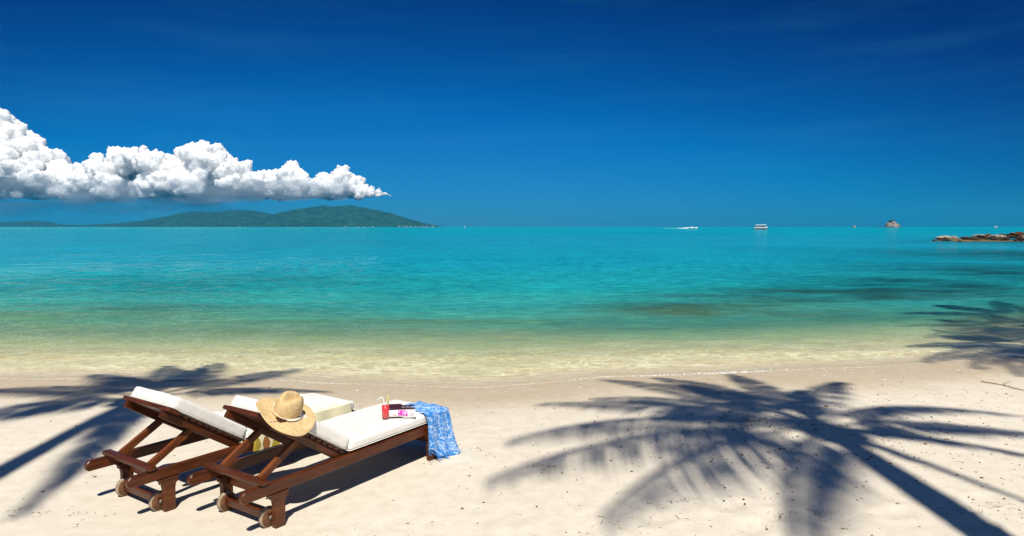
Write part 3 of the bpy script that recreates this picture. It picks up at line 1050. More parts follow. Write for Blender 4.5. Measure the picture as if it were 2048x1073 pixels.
p = on_sea(1520.5, 459.2)
tb = thing('tour_boat', 'white tour boat with a long canopy roof and maroon keel on the open sea', 'boat', (p[0], p[1], 0), math.radians(-6))
tb.scale = (0.88, 0.88, 0.88)
hull_obj('hull', 11.6, 3.0, 0.55, 1.55, 0.9, white_paint, tb)
hull_obj('keel_band', 11.2, 2.8, -0.5, 0.62, 0.25, maroon, tb)
rf = grid_mesh('canopy', np.array([[(x, y, 3.75 + 0.075 * max(0, x) ** 1.25 * 0.6 + 0.14 * (1 - (y / 1.5) ** 2) + dz) for y in np.linspace(-1.5, 1.5, 7)] for dz, xs in ((0, np.linspace(-4.4, 5.0, 14)),) for x in xs]))
can = new_obj('canopy', rf, white_paint, tb)
sm = can.modifiers.new('thick', 'SOLIDIFY')
sm.thickness = 0.32
for x in (-4.1, -1.9, 0.4, 2.7, 4.6):
    for y in (-1.3, 1.3):
        tube('post', [(x, y, 1.4), (x, y, 3.8 + 0.045 * max(0, x) ** 1.25)], 0.06, white_paint, tb, 6)
board('cabin', (1.2, 0, 2.45), (3.0, 0, 2.45), 1.9, 1.5, (0, 0, 1), dark_glass, tb, 0.05)
board('wheelhouse_window', (3.02, 0, 2.55), (3.08, 0, 2.55), 1.5, 0.8, (0, 0, 1), dark_glass, tb, 0.01)
for x in (-3.4, -2.5, -1.6, -0.7, 0.2):
    board('bench', (x, 0, 2.0), (x + 0.45, 0, 2.0), 2.2, 0.85, (0, 0, 1), pink_seat, tb, 0.03)
tube('rail', [(-4.6, -1.42, 2.0), (0, -1.48, 2.0), (4.6, -0.9, 2.35)], 0.05, white_paint, tb, 6)

p = on_sea(1384.5, 457.4)
sb = thing('speedboat', 'white speedboat racing right with a foaming wake behind it', 'boat', (p[0], p[1], 0), math.radians(-4))
hull_obj('hull', 11.5, 3.0, -0.3, 1.25, 0.55, white_paint, sb, 0.55)
board('windscreen', (0.4, 0, 1.75), (1.9, 0, 1.55), 2.0, 0.75, (0, 0, 1), dark_glass, sb, 0.05)
board('console', (-1.8, 0, 1.6), (0.4, 0, 1.7), 1.8, 0.8, (0, 0, 1), white_paint, sb, 0.08)
for y in (-0.45, 0.45):
    board('outboard_motor', (-6.2, y, 0.9), (-5.7, y, 0.9), 0.5, 1.3, (0, 0, 1), dark_glass, sb, 0.06)
foam_mat = mat_plain('sea_foam', (0.80, 0.82, 0.82), 0.6, 0.05, 6)
bm = bmesh.new()
r = np.random.default_rng(9)
rot = Matrix.Rotation(math.radians(-4), 3, 'Z')
for k in range(620):
    q = r.random() ** 1.3
    x = -5.5 - q * 30
    wdt = 1.3 + 2.4 * q
    y = r.normal() * wdt * 0.5
    h = max(0.06, (0.95 * math.exp(-q * 5) + 0.22 * (1 - q)) * r.random())
    if q > 0.4 and r.random() < 0.75:
        continue
    c = rot @ Vector((x, y, 0)) + Vector((p[0], p[1], 0))
    mt = Matrix.Translation((c.x, c.y, h * 0.4)) @ Matrix.Diagonal((r.uniform(0.3, 1.0), r.uniform(0.2, 0.6), h, 1))
    bmesh.ops.create_icosphere(bm, subdivisions=1, radius=1, matrix=mt)
me = bpy.data.meshes.new('wake_foam')
bm.to_mesh(me)
bm.free()
wk = new_obj('wake_foam', me, foam_mat)
tag(wk, kind='stuff')

p = at(1991, 454, 1500)
mb = thing('motor_boat', 'tiny white motor boat with a raised flybridge near the right edge of the horizon', 'boat', (p[0], p[1], 0), math.radians(8))
hull_obj('hull', 11.0, 3.2, 0.4, 1.6, 0.8, white_paint, mb)
hull_obj('keel_band', 10.7, 3.0, -0.4, 0.5, 0.3, blue_paint, mb)
board('cabin', (-2.2, 0, 2.2), (2.2, 0, 2.2), 2.3, 1.4, (0, 0, 1), white_paint, mb, 0.15)
board('cabin_window', (-1.9, -1.16, 2.35), (1.9, -1.16, 2.35), 0.05, 0.6, (0, 0, 1), dark_glass, mb, 0.01)
board('flybridge', (-1.6, 0, 3.5), (1.2, 0, 3.7), 2.2, 0.25, (0, 0, 1), white_paint, mb, 0.06)
for x in (-1.4, 1.0):
    for y in (-1, 1):
        tube('post', [(x, y, 2.8), (x, y, 3.5)], 0.06, white_paint, mb, 6)
p = at(930, 454, 2200)
yb = thing('sailing_boat', 'faint tiny sailing boat right of the island point on the horizon', 'boat', (p[0], p[1], 0), 0.3)
yb.scale = (0.6, 0.6, 0.6)
hull_obj('hull', 9.0, 2.4, -0.3, 1.0, 0.3, white_paint, yb)
tube('mast', [(0.6, 0, 0.9), (0.6, 0, 9.0)], 0.08, white_paint, yb, 6)
sl = new_obj('sail', mesh('sail', [(0.45, 0.02, 1.8), (-3.6, 0.5, 1.7), (0.45, 0.02, 8.6), (-1.4, 0.4, 4.6)], [(0, 1, 3), (0, 3, 2)]), white_paint, yb)
sl.modifiers.new('thick', 'SOLIDIFY').thickness = 0.05

# ------------------------------------------------------------------ the two sun loungers


def wood(name, c_dark, c_lite, rough=0.38, worn=0.25):
    m = Nodes(name)
    v = m.coord('Object', (1.2, 14, 14))
    oi = m.node('ObjectInfo')
    vv = m.node('VectorMath', {0: v, 1: oi.outputs['Random']}, operation='ADD').outputs[0]
    g = m.noise(vv, 3.0, 6, 0.65, 0.6)
    g2 = m.noise(m.coord('Object', (2, 5, 5)), 2.2, 3)
    c = m.ramp(g, [(0.25, c_dark), (0.72, c_lite)])
    c = m.mix(m.ramp(g2, [(0.35, 0.0), (0.75, 0.55)]), c, tuple(k * 0.5 for k in c_dark))
    sc = m.noise(m.coord('Object', (4, 22, 22)), 3.5, 5, 0.75)
    c = m.mix(m.ramp(sc, [(0.66, 0.0), (0.74, worn)]), c, (0.30, 0.16, 0.08))
    nor = m.bump(g, 0.25, 0.004)
    return m.done(m.principled(c, m.ramp(g, [(0.3, rough), (0.8, rough + 0.2)]), nor, 0.4))


dark_wood = wood('dark_stained_teak', (0.026, 0.0055, 0.0013), (0.145, 0.033, 0.006), 0.3, 0.4)
red_wood = wood('red_stained_teak', (0.06, 0.014, 0.003), (0.25, 0.070, 0.013), 0.4, 0.35)
leg_wood = wood('brown_stained_teak', (0.038, 0.0095, 0.003), (0.165, 0.046, 0.010), 0.42, 0.3)
wheel_wood = wood('sandy_wheel_wood', (0.08, 0.03, 0.012), (0.20, 0.09, 0.038), 0.7, 0.5)
tyre_mat = mat_plain('sandy_wheel_rim', (0.30, 0.22, 0.15), 0.85, 0.4, 40)
steel = mat_plain('bolt_steel', (0.30, 0.27, 0.22), 0.4, 0.2, 50, metallic=0.7) if False else mat_plain('bolt_steel', (0.20, 0.17, 0.13), 0.4, 0.2, 50)

m = Nodes('cushion_cotton')
v = m.coord('Object')
weave = m.noise(v, 420, 2, 0.6)
wr = m.noise(m.coord('Object', (1, 1.6, 1)), 7, 4, 0.6, 0.8)
cc = m.ramp(m.noise(v, 4, 4, 0.6), [(0.3, (0.71, 0.675, 0.61)), (0.7, (0.80, 0.775, 0.73))])
nor = m.bump(m.math('ADD', m.math('MULTIPLY', wr, 0.9), m.math('MULTIPLY', weave, 0.06)), 0.32, 0.02)
cotton = m.done(m.principled(cc, 0.9, nor, 0.15, **{'Sheen_Weight': 0.1}))
piping_mat = mat_plain('cushion_piping', (0.76, 0.73, 0.67), 0.9, 0.05, 30)

U = (0.0, 0.0, 1.0)
W2 = 0.285
RAIL_T, RAIL_H, RAIL_Z = 0.036, 0.074, 0.296
LEG_U, FOOT_U, TIP_U, END_U = 0.0, 1.446, -0.267, 1.64
HINGE = np.array([0.55, 0, RAIL_Z])
BD = np.array([-0.834, 0, 0.552])      # up the backrest
BN = np.array([0.552, 0, 0.834])       # out of the backrest


def back_pt(s, y, n):
    return tuple(HINGE + BD * s + BN * n + np.array([0, y, 0]))


def rail_outline():
    z0, z1 = RAIL_Z - RAIL_H, RAIL_Z
    o = [(TIP_U + 0.018, z0 + 0.004), (TIP_U + 0.004, z0 + 0.018), (TIP_U, z0 + 0.04), (TIP_U + 0.006, z1 - 0.014), (TIP_U + 0.022, z1)]
    o += [(END_U - 0.02, z1), (END_U, z1 - 0.02), (END_U, z0 + 0.02), (END_U - 0.02, z0)]
    return o


def leg_outline(u, h):
    w = 0.037
    z1 = h
    return [(u - w, 0.0), (u + w * 0.9, 0.0), (u + w, 0.02), (u + w, z1 - 0.075), (u + w + 0.006, z1 - 0.045), (u + w + 0.020, z1 - 0.036), (u + w + 0.022, z1 - 0.016), (u + w + 0.034, z1 - 0.008), (u + w + 0.034, z1 - 0.0005),
            (u - w - 0.034, z1 - 0.0005), (u - w - 0.034, z1 - 0.008), (u - w - 0.022, z1 - 0.016), (u - w - 0.020, z1 - 0.036), (u - w - 0.006, z1 - 0.045), (u - w, z1 - 0.075)]


def shift_y(o, y):
    o.location.y += y
    return o


def make_lounger():
    t = thing('sun_lounger', 'dark wooden sun lounger', 'sun lounger', group='wooden sun loungers on the sand')
    for s in (-1, 1):
        yc = s * (W2 - RAIL_T / 2)
        shift_y(prism('side_rail', rail_outline(), RAIL_T, dark_wood, t, 0.005), yc)
        shift_y(prism('leg', leg_outline(LEG_U, RAIL_Z - RAIL_H), RAIL_T + 0.006, leg_wood, t, 0.004), yc)
        shift_y(prism('leg', leg_outline(FOOT_U, RAIL_Z - RAIL_H), RAIL_T + 0.004, leg_wood, t, 0.004), yc)
        wy = s * (W2 - RAIL_T - 0.034)
        wh = lathe('wheel', [(0.001, -0.019), (0.052, -0.019), (0.0575, -0.016), (0.0575, 0.016), (0.052, 0.019), (0.001, 0.019)], wheel_wood, t, 28, (LEG_U - 0.035, wy, 0.063), (math.pi / 2, 0, 0))
        lathe('rim', [(0.0575, -0.014), (0.065, -0.012), (0.066, 0), (0.065, 0.012), (0.0575, 0.014)], tyre_mat, wh, 28)
        lathe('hub', [(0.001, -0.026), (0.012, -0.025), (0.013, 0.025), (0.001, 0.026)], steel, wh, 10)
        # ledger that carries the seat slats, inside the rail
        board('ledger', (0.50, s * (W2 - RAIL_T - 0.012), RAIL_Z - 0.022), (END_U - 0.04, s * (W2 - RAIL_T - 0.012), RAIL_Z - 0.022), 0.022, 0.034, U, dark_wood, t, 0.003)
        # backrest frame and its prop
        board('backrest_rail', back_pt(-0.03, s * 0.226, -0.026), back_pt(0.66, s * 0.226, -0.026), 0.034, 0.050, BN, dark_wood, t, 0.008)
        b0, b1 = (-0.075, s * 0.19, RAIL_Z + 0.012), tuple(np.array(back_pt(0.385, s * 0.19, -0.045)))
        board('prop_strut', b0, b1, 0.030, 0.046, (0.7, 0, 0.7), red_wood, t, 0.004)
    # cross bar of the prop lying in the notches of the rails
    board('prop_crossbar', (-0.115, -W2 - 0.012, RAIL_Z + 0.018), (-0.115, W2 + 0.02, RAIL_Z + 0.018), 0.060, 0.030, U, dark_wood, t, 0.012)
    board('axle', (-0.035, -0.235, 0.075), (-0.035, 0.235, 0.075), 0.05, 0.05, U, dark_wood, t, 0.008)
    board('stretcher', (0.02, -W2 + RAIL_T + 0.003, 0.185), (0.02, W2 - RAIL_T - 0.003, 0.185), 0.028, 0.06, U, dark_wood, t, 0.004)
    board('stretcher', (FOOT_U, -W2 + RAIL_T + 0.003, 0.17), (FOOT_U, W2 - RAIL_T - 0.003, 0.17), 0.028, 0.06, U, dark_wood, t, 0.004)
    board('end_board', (END_U - 0.02, -W2 + RAIL_T + 0.002, RAIL_Z - 0.036), (END_U - 0.02, W2 - RAIL_T - 0.002, RAIL_Z - 0.036), 0.026, 0.066, U, dark_wood, t, 0.004)
    board('headboard', back_pt(0.622, -W2 - 0.004, 0.012), back_pt(0.622, W2 + 0.004, 0.012), 0.085, 0.028, BN, dark_wood, t, 0.007)
    s0 = board('slat', back_pt(0.03, -0.252, 0.008), back_pt(0.03, 0.252, 0.008), 0.042, 0.016, BN, dark_wood, t, 0.002)
    slat_me = s0.data

    def slat(M):
        o = bpy.data.objects.new('slat', slat_me)
        C.objects.link(o)
        o.parent = t
        o.matrix_local = M
    k = 1
    while 0.03 + 0.0585 * k < 0.57:
        q = 0.03 + 0.0585 * k
        slat(frame_matrix(back_pt(q, -0.252, 0.008), back_pt(q, 0.252, 0.008), BN))
        k += 1
    q = 0.60
    while q < END_U - 0.02:
        slat(frame_matrix((q, -0.252, RAIL_Z + 0.008), (q, 0.252, RAIL_Z + 0.008), U))
        q += 0.0585
    return t


def rounded_cushion(name, L, W, T, r_=0.022, nx=44, ny=26, puff=0.008, seed=1, wrinkle=0.003):
    """a soft slab, origin at the middle of its underside"""
    bm = bmesh.new()
    bmesh.ops.create_cube(bm, size=1)
    bmesh.ops.subdivide_edges(bm, edges=bm.edges[:], cuts=17, use_grid_fill=True)
    hx, hy, hz = L / 2, W / 2, T / 2
    for v_ in bm.verts:
        # crowd vertices towards the rims
        p = [math.copysign(1 - (1 - abs(c_) * 2) ** 1.6, c_) for c_ in v_.co]
        p = Vector((p[0] * hx, p[1] * hy, p[2] * hz))
        q = Vector((max(-hx + r_, min(hx - r_, p.x)), max(-hy + r_, min(hy - r_, p.y)), max(-hz + r_, min(hz - r_, p.z))))
        d = p - q
        if d.length > 1e-6:
            p = q + d.normalized() * min(r_, d.length * 1.0 if False else r_)
        fx, fy = 1 - (p.x / hx) ** 4, 1 - (p.y / hy) ** 4
        fz = p.z / hz
        n1 = mnoise.noise(Vector((p.x * 5 + seed * 9, p.y * 6, p.z * 3)))
        n2 = mnoise.noise(Vector((p.x * 16, p.y * 13 + seed, p.z * 8)))
        if fz > 0:
            p.z += puff * max(0, fx) * max(0, fy) * fz + wrinkle * (n1 + 0.6 * n2) * fz
        p.y += wrinkle * 1.3 * n1 * (abs(p.y) / hy) ** 3
        p.x += wrinkle * 1.3 * n2 * (abs(p.x) / hx) ** 3
        v_.co = p + Vector((0, 0, hz))
    me = bpy.data.meshes.new(name)
    bm.to_mesh(me)
    bm.free()
    me.polygons.foreach_set('use_smooth', [True] * len(me.polygons))
    return me


def piping(L, W, T, z, parent, r_=0.006):
    c = 0.018
    pts = []
    for (sx, sy) in ((1, 1), (-1, 1), (-1, -1), (1, -1)):
        cx_, cy_ = sx * (L / 2 - c), sy * (W / 2 - c)
        a0 = math.atan2(sy, sx) - math.pi / 4
        for k in range(5):
            a = a0 + k * math.pi / 8
            pts.append((cx_ + c * 1.1 * math.cos(a), cy_ + c * 1.1 * math.sin(a), z))
    pts.append(pts[0])
    return tube('piping', pts, r_, piping_mat, parent, 6, False)


def make_mattress(lng, label):
    t = thing('mattress', label, 'mattress', lng.location, lng.rotation_euler.z, 'white mattresses of the sun loungers')
    Ls = END_U - 0.03 - 0.575
    T = 0.070
    seat = new_obj('seat_section', rounded_cushion('seat_section', Ls, 0.56, T, seed=2, puff=0.010), cotton, t, (0.575 + Ls / 2, 0, RAIL_Z + 0.0165))
    piping(Ls, 0.56, T, 0.006, seat, 0.003)
    Lb = 0.625
    back = new_obj('back_section', rounded_cushion('back_section', Lb, 0.55, 0.085, seed=5, puff=0.010), cotton, t)
    mid = HINGE + BD * (0.012 + Lb / 2) + BN * 0.027
    M = Matrix((Vector(-BD), Vector((0, 1, 0)), Vector(BN))).transposed().to_4x4()
    M.translation = Vector(mid)
    back.matrix_local = M
    piping(Lb, 0.55, 0.085, 0.006, back, 0.003)
    return t


lounger = make_lounger()
lounger['label'] = 'dark wooden sun lounger on the right, carrying the straw hat, drink and blue sarong'
lounger.location = (-1.664, 4.247, 0.198)
lounger.rotation_euler.z = 0.986


def copy_tree(o, parent=None):
    c = o.copy()
    C.objects.link(c)
    if parent is not None:
        c.parent = parent
    for ch in o.children:
        copy_tree(ch, c)
    return c


lounger_b = copy_tree(lounger)
lounger_b['label'] = 'dark wooden sun lounger on the left, beside the palm shade, with the yellow towel'
lounger_b.location = (-2.465, 4.494, 0.198)
lounger_b.rotation_euler.z = 0.975

make_mattress(lounger, 'white mattress on the right lounger under the hat, drink and magazine')
make_mattress(lounger_b, 'white mattress on the left lounger, partly under a yellow towel')


def placed(lng, p):
    """a point in a lounger's own frame, in the place"""
    a = lng.rotation_euler.z
    return Vector((lng.location.x + p[0] * math.cos(a) - p[1] * math.sin(a), lng.location.y + p[0] * math.sin(a) + p[1] * math.cos(a), lng.location.z + p[2]))


SEAT_Z = RAIL_Z + 0.0165 + 0.070 + 0.009

# ------------------------------------------------------------------ straw hat hung over the corner of the backrest
m = Nodes('woven_straw')
v = m.coord('Object')
polar = m.node('SeparateXYZ', {'Vector': v})
ang = m.math('ARCTAN2', polar.outputs['Y'], polar.outputs['X'])
rad_ = m.math('SQRT', m.math('ADD', m.math('POWER', polar.outputs['X'], 2.0), m.math('POWER', polar.outputs['Y'], 2.0)))
ring_ = m.math('SINE', m.math('MULTIPLY', m.math('ADD', rad_, polar.outputs['Z']), 900.0))
spoke_ = m.math('SINE', m.math('MULTIPLY', ang, 150.0))
wv_ = m.math('MULTIPLY', ring_, spoke_)
n_ = m.noise(v, 55, 5, 0.7)
sc_ = m.mix(m.ramp(n_, [(0.3, 0.0), (0.7, 1.0)]), (0.60, 0.40, 0.17), (0.86, 0.66, 0.36))
sc_ = m.mix(m.ramp(wv_, [(0.3, 0.0), (0.8, 0.35)]), sc_, (0.44, 0.27, 0.115))
nor = m.bump(m.math('ADD', wv_, m.math('MULTIPLY', n_, 2.0)), 0.55, 0.0025)
straw = m.done(m.principled(sc_, 0.75, nor, 0.25))
cord_mat = mat_plain('cream_cord', (0.66, 0.52, 0.33), 0.8, 0.1, 60)
shell_mat = mat_plain('cowrie_shell', (0.74, 0.68, 0.58), 0.35, 0.25, 60)
band_mat = mat_plain('dark_shell_band', (0.10, 0.055, 0.03), 0.7, 0.3, 60)

HAT_C, HAT_AX = np.array([0.112, -0.212, 0.680]), Vector((0.13, -0.48, 0.87)).normalized()
hat = thing('straw_hat', 'woven straw sun hat with a shell band hung on the right backrest corner', 'hat')
hx = Vector((1, 0.15, 0)) - HAT_AX * HAT_AX.dot(Vector((1, 0.15, 0)))
hx.normalize()
Mh = Matrix((hx, HAT_AX.cross(hx), HAT_AX)).transposed().to_4x4()
Mh = Matrix.Rotation(lounger.rotation_euler.z, 4, 'Z') @ Mh
Mh.translation = placed(lounger, HAT_C)
hat.matrix_world = Mh
N = 96
CR = 0.088
prof = []
P = []
for rr in np.linspace(CR * 0.985, 0.192, 15):
    q = (rr - CR) / (0.192 - CR)
    row = []
    for k in range(N):
        a = 2 * math.pi * k / N
        ell = 1 + 0.05 * math.cos(2 * a)
        z = 0.012 * q ** 2 * math.cos(2 * a + 0.5) * 1.6 - 0.016 * q ** 2 * max(0, math.sin(-a - 0.15)) - 0.015 * q ** 3 * max(0, math.cos(a - 0.2)) ** 2 + 0.004 * math.sin(5 * a) * q ** 2
        row.append((rr * ell * math.cos(a), rr * ell * math.sin(a), z))
    P.append(row)
rim_row = [tuple(p_) for p_ in P[-1]]
brim = new_obj('brim', grid_mesh('brim', np.array(P), True, True), straw, hat)
sm = brim.modifiers.new('thick', 'SOLIDIFY')
sm.thickness = 0.004
sm.offset = 0
tube('brim_edge', rim_row + rim_row[:1], 0.0032, straw, hat, 6, False)
P = []
for (rr, z) in ((CR, 0.0), (CR * 1.0, 0.02), (CR * 0.985, 0.045), (CR * 0.955, 0.072), (CR * 0.91, 0.095), (CR * 0.84, 0.112), (CR * 0.72, 0.124), (CR * 0.55, 0.130), (CR * 0.36, 0.132), (CR * 0.18, 0.132), (CR * 0.01, 0.132)):
    row = []
    for k in range(N):
        a = 2 * math.pi * k / N
        ell = 1 + 0.09 * math.cos(2 * a)
        x, y = rr * ell * math.cos(a), rr * ell * math.sin(a)
        f = smooth(0.05, 0.13, z)
        dent = 0.034 * math.exp(-(y / 0.026) ** 2) * f * (1 - smooth(0.06, 0.10, -x) * 0.5)
        pinch = 0.022 * f * math.exp(-((x - 0.055) / 0.035) ** 2)
        y2 = y - math.copysign(min(abs(y), pinch), y)
        row.append((x * (1 + 0.03 * f), y2, z - dent + 0.012 * f * math.exp(-((abs(y) - 0.045) / 0.02) ** 2)))
    P.append(row)
new_obj('crown', grid_mesh('crown', np.array(P), True, True), straw, hat)
band = tube('hat_band', [(CR * 1.03 * (1 + 0.09 * math.cos(4 * math.pi * k / 48)) * math.cos(2 * math.pi * k / 48), CR * 1.03 * (1 + 0.09 * math.cos(4 * math.pi * k / 48)) * math.sin(2 * math.pi * k / 48), 0.012) for k in range(49)], 0.0045, cord_mat, hat, 6, False)
shell_me = None
for k in range(13):
    a = -2.25 + k * 0.155
    e_ = 1 + 0.09 * math.cos(2 * a)
    if shell_me is None:
        s_o = lathe('shell', [(0.0005, -0.0095), (0.0045, -0.0075), (0.0068, 0), (0.0052, 0.006), (0.0005, 0.0095)], shell_mat, band, 10)
        shell_me = s_o.data
    else:
        s_o = bpy.data.objects.new('shell', shell_me)
        C.objects.link(s_o)
        s_o.parent = band
    s_o.location = (CR * 1.10 * e_ * math.cos(a), CR * 1.10 * e_ * math.sin(a), 0.012)
    s_o.rotation_euler = (math.pi / 2, 0.4 * math.sin(k * 3), a + math.pi / 2)
for (a0, a1, r0, r1) in ((-2.7, -2.95, 0.092, 0.196), (-2.75, -2.6, 0.10, 0.17), (-2.95, -2.72, 0.15, 0.20)):
    pts = []
    for k in range(9):
        q = k / 8
        a, rr = a0 + (a1 - a0) * q, r0 + (r1 - r0) * q
        z = 0.012 * ((rr - CR) / 0.104) ** 2 * math.cos(2 * a + 0.5) * 1.6 - 0.016 * ((rr - CR) / 0.104) ** 2 * max(0, math.sin(-a - 0.15)) + 0.005
        pts.append((rr * math.cos(a), rr * math.sin(a), z))
    tube('tie_cord', pts, 0.0022, cord_mat, hat, 5)

# ------------------------------------------------------------------ drink, magazine
m = Nodes('clear_glass')
glass_mat = m.done(m.node('MixShader', {0: 0.05,
                                        1: m.node('BsdfTransparent', {'Color': (0.985, 0.99, 0.99)}).outputs[0],
                                        2: m.node('BsdfGlossy', {'Color': (1, 1, 1), 'Roughness': 0.03}).outputs[0]}).outputs[0])
m = Nodes('red_juice')
juice = m.done(m.principled((0.80, 0.010, 0.012), 0.3, None, 0.3))
gp = placed(lounger, (1.085, -0.125, SEAT_Z + 0.002))
drink = thing('drink', 'tall glass of bright red juice with a bent white straw on the mattress', 'drink', gp, 0.4)
gz = 1.12
lathe('glass', [(0.001, 0.0), (0.026, 0.0), (0.0275, 0.004), (0.030, 0.115 * gz), (0.0285, 0.115 * gz), (0.026, 0.010), (0.001, 0.010)], glass_mat, drink, 28)
lathe('juice', [(0.001, 0.0105), (0.0252, 0.0105), (0.0272, 0.094 * gz), (0.001, 0.0945 * gz)], juice, drink, 28)
straw_white = mat_plain('white_straw', (0.80, 0.80, 0.78), 0.4, 0.03, 30)
lime = mat_plain('lime_garnish', (0.55, 0.58, 0.07), 0.5, 0.2, 60)
tube('straw', [(0.012, -0.008, 0.02), (-0.004, 0.004, 0.10), (-0.014, 0.012, 0.158), (-0.020, 0.015, 0.166), (-0.030, 0.018, 0.166), (-0.062, 0.022, 0.148)], 0.0032, straw_white, drink, 8)
tube('garnish', [(0.022, 0.004, 0.11), (0.024, 0.006, 0.15), (0.027, 0.008, 0.178)], [0.004, 0.0055, 0.0025], lime, drink, 8)

m = Nodes('magazine_print')
uv = m.node('UVMap').outputs[0]
sp = m.node('SeparateXYZ', {'Vector': uv})
uu, vv = sp.outputs['X'], sp.outputs['Y']


def box_mask(m, u0, u1, v0, v1):
    a = m.math('MULTIPLY', m.math('GREATER_THAN', uu, u0), m.math('LESS_THAN', uu, u1))
    b = m.math('MULTIPLY', m.math('GREATER_THAN', vv, v0), m.math('LESS_THAN', vv, v1))
    return m.math('MULTIPLY', a, b)


nn = m.noise(uv, 9, 3, 0.6, 1.0)
cpg = m.mix(box_mask(m, 0.0, 0.5, 0.0, 1.0), (0.055, 0.016, 0.014), (0.80, 0.79, 0.78))
cpg = m.mix(m.math('MULTIPLY', box_mask(m, 0.06, 0.40, 0.30, 0.66), m.ramp(nn, [(0.40, 0.0), (0.46, 1.0)])), cpg, (0.62, 0.05, 0.42))
cpg = m.mix(m.math('MULTIPLY', box_mask(m, 0.02, 0.26, 0.68, 0.86), m.ramp(nn, [(0.45, 0.0), (0.5, 1.0)])), cpg, (0.70, 0.28, 0.08))
cpg = m.mix(m.math('MULTIPLY', box_mask(m, 0.64, 0.86, 0.16, 0.5), m.ramp(m.noise(uv, 30, 2), [(0.53, 0.0), (0.56, 1.0)])), cpg, (0.65, 0.60, 0.56))
cpg = m.mix(m.math('MULTIPLY', box_mask(m, 0.08, 0.44, 0.06, 0.24), m.math('GREATER_THAN', m.math('SINE', m.math('MULTIPLY', vv, 220.0)), 0.2)), cpg, (0.35, 0.34, 0.34))
print_mat = m.done(m.principled(cpg, 0.35, None, 0.5))
paper = mat_plain('magazine_paper', (0.60, 0.57, 0.52), 0.6, 0.06, 40)
# corners in the lounger frame: spine between the dark page (inland) and the white page
mag = thing('magazine', 'open magazine with a dark page and a white page printed pink, lying by the drink', 'magazine', placed(lounger, (1.306, -0.09, SEAT_Z + 0.003)), lounger.rotation_euler.z + 0.76)
nu, nv = 28, 10
P = np.zeros((nv, nu, 3))
for i in range(nv):
    for j in range(nu):
        u_, v_ = j / (nu - 1), i / (nv - 1)
        x = (u_ - 0.5) * 0.36
        curl = 0.016 * math.exp(-((abs(x) - 0.03) / 0.035) ** 2) * (1 if abs(x) > 0.004 else 0.3) + 0.012 * max(0, abs(x) - 0.12) / 0.06 * (v_ > 0.5)
        P[i, j] = (x, (v_ - 0.5) * 0.205, 0.006 + curl)
pages_me = grid_mesh('pages', P)
uvl = pages_me.uv_layers.new(name='UVMap')
li = np.empty(len(pages_me.loops), np.int32)
pages_me.loops.foreach_get('vertex_index', li)
uvl.data.foreach_set('uv', np.stack([(li % nu) / (nu - 1), (li // nu) / (nv - 1)], -1).astype(np.float32).reshape(-1))
pages = new_obj('open_page', pages_me, print_mat, mag)
P2 = P.copy()
P2[..., 2] -= 0.0035
blk = grid_mesh('page_block', P2)
pb = new_obj('page_block', blk, paper, mag)
smd = pb.modifiers.new('thick', 'SOLIDIFY')
smd.thickness = 0.005
smd.offset = -1 if False else 0

# ------------------------------------------------------------------ blue sarong over the foot end
m = Nodes('blue_batik')
uv = m.node('UVMap').outputs[0]
warp = m.node('TexNoise', {'Vector': uv, 'Scale': 7.0, 'Detail': 2}).outputs['Color']
wuv = m.mix(0.12, uv, warp, 'ADD')
vo = m.node('TexVoronoi', {'Vector': wuv, 'Scale': 6.5, 'Randomness': 0.9})
cell = vo.outputs['Distance']
rings = m.math('ABSOLUTE', m.math('SINE', m.math('MULTIPLY', cell, 34.0)))
lines = m.ramp(rings, [(0.0, 1.0), (0.14, 1.0), (0.26, 0.0)])
vine = m.ramp(m.math('ABSOLUTE', m.math('SUBTRACT', m.noise(uv, 10, 3, 0.6, 1.6), 0.5)), [(0.0, 1.0), (0.022, 1.0), (0.05, 0.0)])
dots = m.ramp(m.node('TexVoronoi', {'Vector': wuv, 'Scale': 26.0}).outputs['Distance'], [(0.10, 0.8), (0.18, 0.0)])
breakup = m.ramp(m.noise(uv, 14, 2), [(0.42, 0.0), (0.5, 1.0)])
pat = m.math('MAXIMUM', m.math('MULTIPLY', lines, breakup), m.math('MAXIMUM', vine, m.math('MULTIPLY', dots, 0.6)))
base = m.mix(m.noise(uv, 5, 3), (0.010, 0.135, 0.46), (0.02, 0.235, 0.64))
fab = m.mix(m.math('MULTIPLY', pat, 0.62), base, (0.60, 0.74, 0.86))
nor = m.bump(m.noise(uv, 180, 2), 0.25, 0.002)
batik = m.done(m.principled(fab, 0.75, nor, 0.2, **{'Sheen_Weight': 0.1}))


